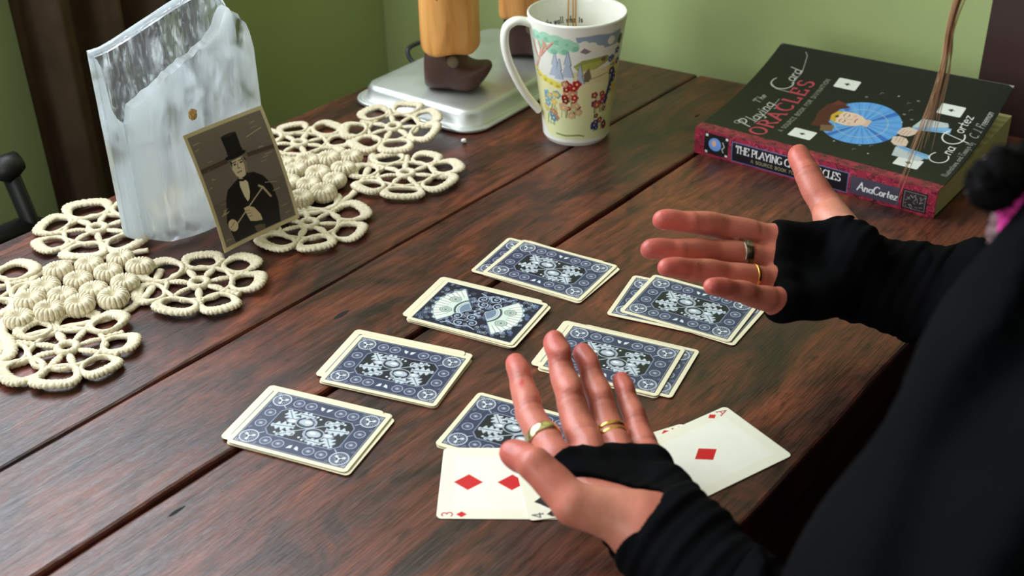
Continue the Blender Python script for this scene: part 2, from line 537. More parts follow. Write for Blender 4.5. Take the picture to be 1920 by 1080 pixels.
# ------------------------------------------------------------------ black chair behind the table
def black_chair():
    mt = plain('black_painted_chair_wood', (20, 19, 19), rough=0.5, var=0.3)
    base = T(.53, 1.06, FLOOR)
    root = empty('chair', base)
    tag(root, 'black chair showing only one slanting back post behind the table at left', 'chair')
    def P(s, o, z): return np.array(T(s, o, z)) - np.array(base)
    def stick(nm, a, b, w, parent=root):
        V, F = tube_np([P(*a), (P(*a) + P(*b)) / 2, P(*b)], np.array([[w, w * .6]] * 3), 8, up=tuple(DS))
        return from_quads(nm, V, F, mt, parent)
    # back posts lean; the right one is the post in view
    stick('back_post', (.585, 1.045, -.34), (.530, 1.040, .004), .0125)
    stick('back_post', (.305, 1.045, -.34), (.285, 1.040, .004), .0125)
    V, F = tube_np([P(.521, 1.04, -.004), P(.530, 1.04, .004), P(.543, 1.04, .006)], np.array([[.010, .010], [.016, .013], [.010, .010]]), 10, up=(0, 0, 1))
    from_quads('post_cap', V, F, mt, root)
    stick('back_rail', (.289, 1.041, -.06), (.541, 1.041, -.06), .017)
    stick('back_rail', (.296, 1.043, -.20), (.560, 1.043, -.20), .017)
    stick('slanted_brace', (.500, 1.075, .004), (.540, 1.08, -.30), .010)
    box('seat', (.26, .955, -.33), (.60, 1.13, -.30), mt, root, bevel=.006, M=Matrix.Translation(-base) @ FRAME)
    for a, b in (((.28, .975, -.33), (.27, .965, FLOOR)), ((.58, .975, -.33), (.59, .965, FLOOR)), ((.28, 1.11, -.33), (.27, 1.125, FLOOR)), ((.58, 1.11, -.33), (.59, 1.125, FLOOR))):
        stick('leg', a, b, .014)
black_chair()

# ------------------------------------------------------------------ table
def wood_mat():
    mt, nt, bs = new_mat('dark_reddish_hardwood')
    N = nt.nodes; Lk = nt.links.new
    tc = N.new('ShaderNodeTexCoord'); oi = N.new('ShaderNodeObjectInfo')
    add = N.new('ShaderNodeVectorMath'); add.operation = 'ADD'
    mul = N.new('ShaderNodeVectorMath'); mul.operation = 'SCALE'; mul.inputs['Scale'].default_value = 7.0
    cmb = N.new('ShaderNodeCombineXYZ')
    for i in range(3): Lk(oi.outputs['Random'], cmb.inputs[i])
    Lk(cmb.outputs[0], mul.inputs[0]); Lk(tc.outputs['Object'], add.inputs[0]); Lk(mul.outputs[0], add.inputs[1])
    def mapped(sc):
        mp = N.new('ShaderNodeMapping'); mp.inputs['Scale'].default_value = sc; Lk(add.outputs[0], mp.inputs[0]); return mp.outputs[0]
    def noise(vec, scale, det=6, rough=.6, dist=0.0):
        n = N.new('ShaderNodeTexNoise'); n.inputs['Scale'].default_value = scale; n.inputs['Detail'].default_value = det
        n.inputs['Roughness'].default_value = rough; n.inputs['Distortion'].default_value = dist; Lk(vec, n.inputs[0]); return n.outputs[0]
    def ramp(src, stops):
        r = N.new('ShaderNodeValToRGB'); e = r.color_ramp.elements
        e[0].position, e[0].color = stops[0][0], stops[0][1]
        e[1].position, e[1].color = stops[-1][0], stops[-1][1]
        for p, c in stops[1:-1]:
            q = e.new(p); q.color = c
        Lk(src, r.inputs[0]); return r.outputs[0]
    def mix(a, b, f, mode='MIX'):
        x = N.new('ShaderNodeMix'); x.data_type = 'RGBA'; x.blend_type = mode
        if isinstance(f, float): x.inputs[0].default_value = f
        else: Lk(f, x.inputs[0])
        Lk(a, x.inputs[6])
        Lk(b, x.inputs[7]) if not isinstance(b, tuple) else setattr(x.inputs[7], 'default_value', b)
        return x.outputs[2]
    blot = noise(mapped((1.6, 4.2, 1)), 5.0, 8, .72, .9)
    basec = ramp(blot, [(.30, L4((38, 24, 23))), (.43, L4((64, 37, 31))), (.55, L4((100, 52, 38))), (.70, L4((138, 72, 47)))])
    streak = noise(mapped((3.5, 60, 1)), 3.0, 6, .7, .35)
    st = ramp(streak, [(.36, (0.42, .38, .38, 1)), (.56, (1, 1, 1, 1))])
    c1 = mix(basec, st, .6, 'MULTIPLY')
    spot = noise(mapped((9, 24, 1)), 4.0, 5, .6, .2)
    sp = ramp(spot, [(.33, (0.35, .32, .33, 1)), (.45, (1, 1, 1, 1))])
    c2 = mix(c1, sp, .8, 'MULTIPLY')
    pore = noise(mapped((14, 190, 1)), 3.0, 3, .6, .1)
    po = ramp(pore, [(.28, (0.25, .22, .22, 1)), (.37, (1, 1, 1, 1))])
    c3 = mix(c2, po, .8, 'MULTIPLY')
    Lk(c3, bs.inputs['Base Color'])
    rr = N.new('ShaderNodeMapRange'); rr.inputs['From Min'].default_value = .3; rr.inputs['From Max'].default_value = .7
    rr.inputs['To Min'].default_value = .26; rr.inputs['To Max'].default_value = .46
    Lk(streak, rr.inputs[0]); Lk(rr.outputs[0], bs.inputs['Roughness'])
    bs.inputs['Specular IOR Level'].default_value = .5
    b1 = N.new('ShaderNodeBump'); b1.inputs['Strength'].default_value = .35; b1.inputs['Distance'].default_value = .0012; Lk(streak, b1.inputs['Height'])
    b2 = N.new('ShaderNodeBump'); b2.inputs['Strength'].default_value = .5; b2.inputs['Distance'].default_value = .0008; Lk(pore, b2.inputs['Height']); Lk(b1.outputs[0], b2.inputs['Normal'])
    Lk(b2.outputs[0], bs.inputs['Normal'])
    return mt
M_WOOD = wood_mat()
M_WOOD_DARK = plain('table_underframe_wood', (62, 26, 19), rough=.55, var=.25, scale=12, stretch=(1, 5, 1), bump=.2)

def table():
    base = T(.42, .583, FLOOR)
    root = empty('table', base, (0, 0, ANG))
    tag(root, 'dark reddish brown plank table covered with cards, doily, mug and book', 'table')
    def s_end(o): return 1.111 - .118 * (o - .729)
    s0 = -.42
    planks = [(.249, .5395), (.5445, .6449), (.6472, .917)]
    rnd = random.Random(4)
    for pi_, (o0, o1) in enumerate(planks):
        n = 60
        bm = bmesh.new()
        rows = []
        for i in range(n + 1):
            k = i / n
            # edges of old boards wander by a fraction of a millimetre
            j0 = 0.0005 * math.sin(k * 37 + pi_ * 3) + 0.0004 * math.sin(k * 91 + pi_)
            j1 = 0.0005 * math.sin(k * 29 + pi_ * 5 + 1) + 0.0003 * math.sin(k * 83 + 2)
            if pi_ == 0: j0 *= 1.5
            a, b = o0 + j0, o1 + j1
            sa = s0 + (s_end(a) - s0) * k; sb = s0 + (s_end(b) - s0) * k
            r = .0025
            prof = [(a, -.034), (a, -r), (a + r * .3, -r * .3), (a + r, 0), (b - r, 0), (b - r * .3, -r * .3), (b, -r), (b, -.034)]
            row = []
            for (o, z) in prof:
                f = (o - a) / (b - a)
                row.append(bm.verts.new((sa + (sb - sa) * f, o, z)))
            rows.append(row)
        for i in range(n):
            for j in range(8):
                q = (j + 1) % 8
                bm.faces.new((rows[i][j], rows[i][q], rows[i + 1][q], rows[i + 1][j]))
        bm.faces.new(rows[0]); bm.faces.new(rows[-1][::-1])
        # move origin to plank middle
        bmesh.ops.transform(bm, matrix=Matrix.Translation((-.42, -.583, -FLOOR)), verts=bm.verts)
        pl = from_bm('plank', bm, M_WOOD, root)
    inv = Matrix.Translation((-.42, -.583, -FLOOR))
    def bx(nm, lo, hi, mt=M_WOOD_DARK, bev=.003): return box(nm, lo, hi, mt, root, bevel=bev, M=inv)
    for s in (-.3, .32, .93): bx('cross_batten', (s, .30, -.056), (s + .06, .87, -.0345))
    bx('apron', (-.36, .2535, -.145), (1.045, .277, -.0345)); bx('apron', (-.34, .868, -.095), (1.04, .891, -.0345))
    bx('apron', (-.36, .279, -.095), (-.337, .868, -.0345)); bx('apron', (1.02, .279, -.095), (1.043, .868, -.0345))
    # old nail slits and knot holes in the planks
    hole = plain('dark_knot_hole', (14, 10, 9), rough=.9)
    for (x, y, a, L_, W_) in ((-.1295, .7993, .9, .0075, .0022), (-.2054, .5782, .75, .0060, .0013), (.19, 1.165, .6, .004, .0015)):
        w_ = Vector((x, y, 0)); ls, lo = w_.dot(DS) - .42, w_.dot(DO) - .583
        bm = bmesh.new(); n = 18
        r0 = [bm.verts.new((ls + L_ * math.cos(2 * PI * i / n) * (1 + .15 * math.sin(i * 2.3)), lo + W_ * math.sin(2 * PI * i / n) * (1 + .2 * math.sin(i * 3.1)), -FLOOR + .00012)) for i in range(n)]
        r1 = [bm.verts.new((v.co.x, v.co.y, -FLOOR - .0004)) for v in r0]
        bm.faces.new(r0); bm.faces.new(r1[::-1])
        for i in range(n): bm.faces.new((r0[i], r1[i], r1[(i + 1) % n], r0[(i + 1) % n]))
        from_bm('knot_hole', bm, hole, root)
    for s in (-.335, .96):
        for o in (.279, .808): bx('leg', (s, o, FLOOR), (s + .058, o + .058, -.0345), bev=.005)
table()

# a crumb on the planks by the tray
def crumb():
    bm = bmesh.new()
    bmesh.ops.create_icosphere(bm, subdivisions=2, radius=.0026)
    r = random.Random(2)
    for v in bm.verts: v.co *= 1 + r.uniform(-.35, .35)
    for v in bm.verts: v.co.z = v.co.z * .7
    zmin = min(v.co.z for v in bm.verts)
    for v in bm.verts: v.co.z -= zmin
    o = from_bm('crumb', bm, plain('white_crumb', (235, 228, 220), rough=.8), smooth=True)
    o.location = (-.0440, 1.110, 0)
    tag(o, 'tiny white crumb lying on the planks by the near corner of the metal tray', 'crumb')
crumb()

# ------------------------------------------------------------------ crocheted table runner
def crochet_mat():
    mt, nt, bs = new_mat('cream_cotton_crochet')
    N = nt.nodes; Lk = nt.links.new
    tc = N.new('ShaderNodeTexCoord')
    nz = N.new('ShaderNodeTexNoise'); nz.inputs['Scale'].default_value = 500; nz.inputs['Detail'].default_value = 4; Lk(tc.outputs['Object'], nz.inputs[0])
    rp = N.new('ShaderNodeValToRGB')
    rp.color_ramp.elements[0].position = .3; rp.color_ramp.elements[0].color = L4((206, 192, 162))
    rp.color_ramp.elements[1].position = .62; rp.color_ramp.elements[1].color = L4((234, 222, 196))
    Lk(nz.outputs[0], rp.inputs[0]); Lk(rp.outputs[0], bs.inputs['Base Color'])
    bs.inputs['Roughness'].default_value = .95; bs.inputs['Specular IOR Level'].default_value = .15
    bp = N.new('ShaderNodeBump'); bp.inputs['Strength'].default_value = .6; bp.inputs['Distance'].default_value = .0008
    Lk(nz.outputs[0], bp.inputs['Height']); Lk(bp.outputs[0], bs.inputs['Normal'])
    return mt
M_CRO = crochet_mat()

def doily():
    root = empty('crochet_doily', (-.24, .95, 0))
    tag(root, 'cream crocheted doily of openwork flowers and puffs spread under the crystal', 'doily')
    org = np.array([-.24, .95, 0])
    rnd = random.Random(11)
    # petal loops: rounded oval cords with a broad ribbed outer scallop
    def petal(seed):
        r = random.Random(seed)
        n, sg = 120, 14
        ph = np.linspace(0, 2 * PI, n, endpoint=False)
        ax, ay = 10.8 * (1 + r.uniform(-.10, .10)), 14.4 * (1 + r.uniform(-.12, .05))
        ex = 0.8
        cx_ = np.sign(np.cos(ph)) * np.abs(np.cos(ph)) ** ex * ax
        cy_ = np.sign(np.sin(ph)) * np.abs(np.sin(ph)) ** ex * (ay * (1 + .16 * np.cos(ph)))
        outer = np.clip(np.cos(ph) * 1.3 + .15, 0, 1) ** .7
        wid = 2.1 + 2.9 * outer
        hei = 2.0 + .4 * outer
        rib = 1 + .13 * np.sin(ph * 30) * (0.4 + .6 * outer)
        cx2 = cx_ + outer * 2.2
        zc = 3.1 + .5 * outer + .8 * np.sin(2 * ph + r.uniform(0, 6)) * .5
        tgx = np.gradient(cx2); tgy = np.gradient(cy_); ln = np.hypot(tgx, tgy) + 1e-9
        nx_, ny_ = tgy / ln, -tgx / ln
        th = np.linspace(0, 2 * PI, sg, endpoint=False)
        ct, st = np.cos(th), np.sin(th)
        furrow = 1 - (.10 + .34 * outer[:, None]) * np.exp(-((ct[None, :] + .30) / .20) ** 2) * (st[None, :] > 0)
        ribz = 1 + .16 * np.sin(ph * 40)[:, None] * outer[:, None] * (ct[None, :] > -.15)
        V = np.stack([cx2[:, None] + nx_[:, None] * ct * (wid * rib)[:, None],
                      cy_[:, None] + ny_[:, None] * ct * (wid * rib)[:, None],
                      zc[:, None] + st * hei[:, None] * furrow * ribz], -1).reshape(-1, 3) * MM
        F = grid_faces(n, sg, wrap_u=True, wrap_v=True)
        return V, F
    petal_me = []
    for sd in range(5):
        V, F = petal(sd)
        o = from_quads('petal_loop', V, F, M_CRO)
        petal_me.append(o.data)
        bpy.data.objects.remove(o)
    def centre(nsp, seed):
        r = random.Random(seed)
        parts = []
        n = 40
        a = np.linspace(0, 2 * PI, n, endpoint=False)
        parts.append(tube_np(np.stack([6.6 * np.cos(a), 6.6 * np.sin(a), np.full(n, 3.4)], 1), 2.9 * (1 + .10 * np.sin(a * 14)), 10, closed=True))
        for k in range(nsp):
            t = 2 * PI * (k + .5) / nsp + r.uniform(-.05, .05)
            d = np.array([math.cos(t), math.sin(t), 0]); e = np.array([-d[1], d[0], 0])
            w = r.uniform(-1.5, 1.5)
            # flat leaf shaped spoke
            q = np.linspace(0, 1, 30)
            P = d * (7.5 + 18.5 * q[:, None]) + e * (w * np.sin(q * PI))[:, None] + np.array([0, 0, 2.7])
            P[:, 2] += 1.0 * np.sin(q * PI)
            rw = (1.5 + r.uniform(.9, 2.0) * np.sin(q * PI) ** 1.3) * (1 + .12 * np.sin(q * 40))
            parts.append(tube_np(P, np.stack([rw, np.full(30, 1.55) * (1 + .1 * np.cos(q * 40))], 1), 10))
            q = np.linspace(0, 1, 14)
            P = d * (25.0 + 15 * q[:, None]) + e * (w * .3) + np.array([0, 0, 2.6])
            parts.append(tube_np(P, 2.6 * (1 + .15 * np.sin(q * 22)), 8))
            # cord from spoke tip to the neighbouring petal
            t2 = 2 * PI * (k + 1) / nsp
            p0 = d * 25.5; p1 = np.array([math.cos(t2), math.sin(t2), 0]) * 27.0
            q = np.linspace(0, 1, 14)[:, None]
            t0 = 2 * PI * k / nsp
            pm = np.array([math.cos(t0), math.sin(t0), 0]) * 27.0
            for pe in (p1, pm):
                parts.append(tube_np(p0 * (1 - q) + pe * q + np.array([0, 0, 2.8]), 2.1, 8))
        V, F = merge(parts)
        return V * MM, F
    motifs = [  # x, y, rotation, petals, scale, (tilt axis angle, tilt, lift)
        (-246, 845, -3, 7, 1.0, None), (-323, 755, 8, 8, 1.02, None), (-352, 939, 12, 7, 1.02, None), (-421, 838, 0, 7, 1.0, None),
        (-172, 941, 28, 7, .99, None), (-95, 1035, 15, 7, .98, None), (-203, 1109, 5, 7, .97, None), (-112, 1126, 22, 7, .97, (-128, 8.0, 8.0)),
        (-262, 1010, 10, 7, .97, None), (-412, 735, 30, 7, 1.0, None)]
    cme = {}
    for i, (x, y, rot, npet, sc, tilt) in enumerate(motifs):
        key = (i % 3, npet)
        if key not in cme:
            V, F = centre(npet, 50 + key[0])
            o = from_quads('flower_motif', V, F, M_CRO)
            cme[key] = o.data
            bpy.data.objects.remove(o)
        fl_ = bpy.data.objects.new('flower_motif', cme[key]); C.objects.link(fl_)
        fl_.parent = root
        z = 0.0004 * (i % 3)
        fl_.location = (x * MM - org[0], y * MM - org[1], z)
        R_ = Matrix.Rotation(math.radians(rot), 4, 'Z')
        if tilt:
            axd = Vector((math.cos(math.radians(tilt[0] + 90)), math.sin(math.radians(tilt[0] + 90)), 0))
            R_ = Matrix.Rotation(math.radians(tilt[1]), 4, axd) @ R_
            fl_.location.z = tilt[2] * MM
        fl_.rotation_euler = R_.to_euler()
        fl_.scale = (sc * rnd.uniform(.96, 1.04), sc * rnd.uniform(.94, 1.02), 1.0)
        for k in range(npet):
            a = 2 * PI * k / npet + rnd.uniform(-.05, .05)
            p = bpy.data.objects.new('petal_loop', petal_me[rnd.randrange(5)]); C.objects.link(p)
            p.parent = fl_
            rr = (36.6 + rnd.uniform(-2.6, 2.4)) * MM
            p.location = (rr * math.cos(a), rr * math.sin(a), rnd.uniform(0, .0008))
            p.rotation_euler = (rnd.uniform(-.05, .05), -rnd.uniform(0, .05), a + rnd.uniform(-.10, .10))
            p.scale = (1 + rnd.uniform(-.12, .10), (1 if npet == 7 else .88) + rnd.uniform(-.13, .10), 1 + rnd.uniform(-.1, .15))
    # popcorn puffs: fluted buns with a dimple
    nr, na = 13, 102
    q = np.linspace(0, 1, nr)
    th = np.linspace(0, 2 * PI, na, endpoint=False)
    prof_r = 12.2 * np.interp(q, [0, .12, .3, .5, .68, .85, 1], [.04, .20, .42, .70, .93, 1.0, .80])
    prof_z = 11.5 * np.interp(q, [0, .12, .3, .5, .68, .85, 1], [.62, .74, .98, 1.0, .80, .42, .06])
    fl = 1 - .10 * (np.abs(np.sin(th * 7)) < .42) * 1.0
    fl = 1 - .14 * np.exp(-(np.sin(th * 8.5) / .36) ** 2)
    amp = np.interp(q, [0, .2, .45, 1], [0, .6, 1, 1])
    fm = 1 - (1 - fl)[None, :] * amp[:, None]
    V = np.stack([prof_r[:, None] * fm * np.cos(th), prof_r[:, None] * fm * np.sin(th), prof_z[:, None] * (1 - (1 - fm) * .9)], -1).reshape(-1, 3) * MM
    F = grid_faces(nr, na, wrap_v=True)
    V = np.vstack([V, [[0, 0, 11.5 * .60 * MM]]]); k = np.arange(na)
    F = np.vstack([F, np.stack([np.full(na, len(V) - 1), k, (k + 1) % na, (k + 1) % na], -1)])
    po = from_quads('puff', V, F, M_CRO); pme = po.data; bpy.data.objects.remove(po)
    puffs = [(-369, 790), (-349, 799), (-328, 807), (-305, 817), (-368, 814), (-346, 821), (-324, 830), (-303, 841), (-363, 836), (-341, 846), (-320, 856), (-297, 865), (-360, 859), (-338, 868), (-316, 879),
             (-148, 1064), (-153, 1040), (-158, 1017), (-165, 992), (-168, 1060), (-175, 1032), (-180, 1007), (-184, 981), (-188, 1055), (-196, 1038), (-200, 1014), (-206, 990), (-210, 1050), (-216, 1030)]
    for i, (x, y) in enumerate(puffs):
        p = bpy.data.objects.new('puff', pme); C.objects.link(p); p.parent = root
        p.location = (x * MM - org[0], y * MM - org[1], .0015 + rnd.uniform(0, .0012))
        s = 1 + rnd.uniform(-.05, .05)
        p.rotation_euler = (rnd.uniform(-.1, .1), rnd.uniform(-.1, .1), rnd.uniform(0, 6)); p.scale = (s, s, s * rnd.uniform(.92, 1.05))
    # worked bands that join puffs and flowers
    bands = [[(-384, 800), (-372, 772), (-340, 783), (-300, 800), (-284, 830), (-282, 868)], [(-384, 800), (-384, 845), (-372, 880), (-340, 890), (-300, 902)],
             [(-228, 985), (-205, 972), (-180, 962), (-158, 972), (-140, 1000), (-132, 1045), (-130, 1085)], [(-228, 985), (-232, 1030), (-222, 1066), (-190, 1080), (-150, 1085), (-130, 1085)]]
    for b in bands:
        P = smooth_path([(x - org[0] * 1000, y - org[1] * 1000, 2.4) for x, y in b], 60)
        qq = np.arange(len(P))
        V, F = tube_np(P * MM, np.stack([3.4 * (1 + .1 * np.sin(qq * 1.9)), 2.0 * (1 + .1 * np.cos(qq * 1.9))], 1) * MM, 10)
        from_quads('joining_band', V, F, M_CRO, root)
doily()

# ------------------------------------------------------------------ selenite crystal
def crystal_mat(name, clear):
    mt, nt, bs = new_mat(name)
    N = nt.nodes; Lk = nt.links.new
    tc = N.new('ShaderNodeTexCoord')
    mp = N.new('ShaderNodeMapping'); mp.inputs['Scale'].default_value = (1, 1, .3); mp.inputs['Rotation'].default_value = (.1, .55, 0)
    Lk(tc.outputs['Object'], mp.inputs[0])
    def noise(sc, det, dist, vec):
        n = N.new('ShaderNodeTexNoise'); n.inputs['Scale'].default_value = sc; n.inputs['Detail'].default_value = det; n.inputs['Distortion'].default_value = dist; Lk(vec, n.inputs[0]); return n.outputs[0]
    n1 = noise(48, 7, 1.6, mp.outputs[0]); n2 = noise(300, 4, .5, mp.outputs[0]); n3 = noise(13, 5, 2.2, tc.outputs['Object'])
    def rng(src, a, b, c, d):
        r = N.new('ShaderNodeMapRange'); r.inputs['From Min'].default_value = a; r.inputs['From Max'].default_value = b; r.inputs['To Min'].default_value = c; r.inputs['To Max'].default_value = d; Lk(src, r.inputs[0]); return r.outputs[0]
    # milky body: translucent scatter; clear body: glassy with feathery inclusions
    milk = N.new('ShaderNodeMixShader')
    tr = N.new('ShaderNodeBsdfTranslucent'); tr.inputs[0].default_value = (.95, .985, 1, 1)
    df = N.new('ShaderNodeBsdfDiffuse'); df.inputs[0].default_value = (.86, .92, 1, 1)
    milk.inputs[0].default_value = .22; Lk(tr.outputs[0], milk.inputs[1]); Lk(df.outputs[0], milk.inputs[2])
    bs.inputs['Base Color'].default_value = (.96, .98, 1, 1); bs.inputs['IOR'].default_value = 1.45; bs.inputs['Transmission Weight'].default_value = 1.0
    bs.inputs['Roughness'].default_value = .16 if clear else .28
    b1 = N.new('ShaderNodeBump'); b1.inputs['Strength'].default_value = .4; b1.inputs['Distance'].default_value = .0025; Lk(n1, b1.inputs['Height'])
    b2 = N.new('ShaderNodeBump'); b2.inputs['Strength'].default_value = .3; b2.inputs['Distance'].default_value = .001; Lk(n2, b2.inputs['Height']); Lk(b1.outputs[0], b2.inputs['Normal'])
    for sh in (bs, tr, df): Lk(b2.outputs[0], sh.inputs['Normal'])
    add = N.new('ShaderNodeMath'); add.operation = 'ADD'
    if clear:
        Lk(rng(n1, .52, .74, .05, .55), add.inputs[0]); Lk(rng(n2, .55, .75, 0, .35), add.inputs[1])
    else:
        Lk(rng(n1, .36, .60, .42, 1.0), add.inputs[0]); Lk(rng(n3, .42, .58, -.50, .30), add.inputs[1])
    mx = N.new('ShaderNodeMixShader'); add.use_clamp = True
    Lk(add.outputs[0], mx.inputs[0]); Lk(bs.outputs[0], mx.inputs[1]); Lk(milk.outputs[0], mx.inputs[2])
    Lk(mx.outputs[0], nt.nodes['Material Output'].inputs[0])
    return mt

def slab(name, path, thick, zb, mat, parent, org, jag=1.2, seed=1, nz=26):
    """upright slab: path = [(x,y,ztop) mm] along the front, extruded back by thick"""
    rs = np.random.RandomState(seed)
    P = np.asarray(path, float)
    seg = np.r_[0, np.cumsum(np.hypot(*np.diff(P[:, :2], axis=0).T))]
    s = np.linspace(0, seg[-1], 64)
    x, y, zt = (np.interp(s, seg, P[:, i]) for i in range(3))
    zt = zt + np.convolve(rs.randn(70), [.3, .4, .3], 'valid')[:64] * jag
    n2 = np.array([-.64, .77])
    q = np.linspace(0, 1, nz)
    def face(off, rough):
        X = x[:, None] + n2[0] * off + np.zeros(nz); Y = y[:, None] + n2[1] * off + np.zeros(nz)
        Z = zb + (zt[:, None] - zb) * q
        # cleavage steps running up the face
        st = rough * (np.round(2.2 * np.sin(s * .16 + seed)[:, None] + 1.2 * np.sin(Z * .035 + s[:, None] * .05)) * .5)
        return np.stack([X + n2[0] * st, Y + n2[1] * st, Z], -1).reshape(-1, 3)
    V = np.vstack([face(0, .55), face(thick, -.5)])
    n = 64 * nz
    F = [grid_faces(64, nz), grid_faces(64, nz, base=n)[:, ::-1]]
    i = np.arange(63)
    a = i * nz + nz - 1; F.append(np.stack([a, a + n, a + nz + n, a + nz], -1))
    a = i * nz; F.append(np.stack([a, a + nz, a + nz + n, a + n], -1))
    j = np.arange(nz - 1); F.append(np.stack([j, j + n, j + n + 1, j + 1], -1))
    b = 63 * nz + j; F.append(np.stack([b, b + 1, b + 1 + n, b + n], -1))
    o = from_quads(name, (V - np.array(org)) * MM, np.vstack(F), mat, parent, smooth=False)
    return o

def crystal():
    org = (-262, 925, 6.4)
    root = empty('selenite_crystal', (org[0] * MM, org[1] * MM, org[2] * MM))
    tag(root, 'tall milky white translucent crystal slab standing on the crocheted doily', 'crystal')
    mk, cl = crystal_mat('milky_selenite', False), crystal_mat('clear_selenite', True)
    front = [(-299, 911, 104), (-292, 909, 124), (-279, 906, 134), (-264, 914, 146), (-246, 932, 157), (-234, 944, 164), (-226, 951.5, 173), (-220.5, 956.5, 184), (-217, 959.5, 187), (-215.5, 961, 181), (-212, 963.8, 182), (-210, 965.3, 174), (-207.5, 967, 172), (-205.5, 968.5, 163), (-204, 969.5, 150)]
    rear = [(-319, 917, 166), (-308, 918, 170), (-296, 926, 175), (-272, 946, 186), (-256, 960, 193), (-243, 970, 197), (-233, 978, 193), (-228, 982, 184), (-226, 984, 172)]
    front = [(a - 2.4, b + 2.8, c) for a, b, c in front]
    slab('milky_slab', front, 12, 6.4, mk, root, org, 1.0, 3)
    o = slab('clear_slab', rear, 11, 6.4, cl, root, org, .8, 5)
    # white fractured rim where the clear slab broke
    rim = [(p[0] - .5, p[1] + .8, p[2] - 1) for p in rear]
    RP = smooth_path([(np.array(p) - np.array(org)) for p in rim], 80)
    Vr, Fr = tube_np(RP * MM, np.tile([[4.6, 3.0]], (len(RP), 1)) * MM, 8)
    from_quads('fractured_rim', Vr + np.array([-.64, .77, 0]) * .0055, Fr, mk, root)
    # left cleaved end
    end = [(-320, 917.5, 166), (-315.5, 915, 163), (-313.5, 914, 158), (-311, 912.5, 122), (-308, 911.5, 116), (-304, 911, 112)]
    slab('end_slab', end, 9, 6.4, mk, root, org, .4, 8)
    bm = bmesh.new(); bmesh.ops.create_icosphere(bm, subdivisions=3, radius=.0036)
    r = random.Random(3)
    for v in bm.verts: v.co = Vector((v.co.x * 1.1, v.co.y * .45, v.co.z * 1.3)) * (1 + r.uniform(-.18, .18))
    ch = from_bm('rusty_inclusion', bm, plain('ochre_mineral_stain', (205, 165, 105), rough=.7, var=.25, scale=300), root)
    ch.location = ((-252 - org[0]) * MM, (926.3 - org[1]) * MM, (112 - org[2]) * MM); ch.rotation_euler = (0, 0, .8)
crystal()

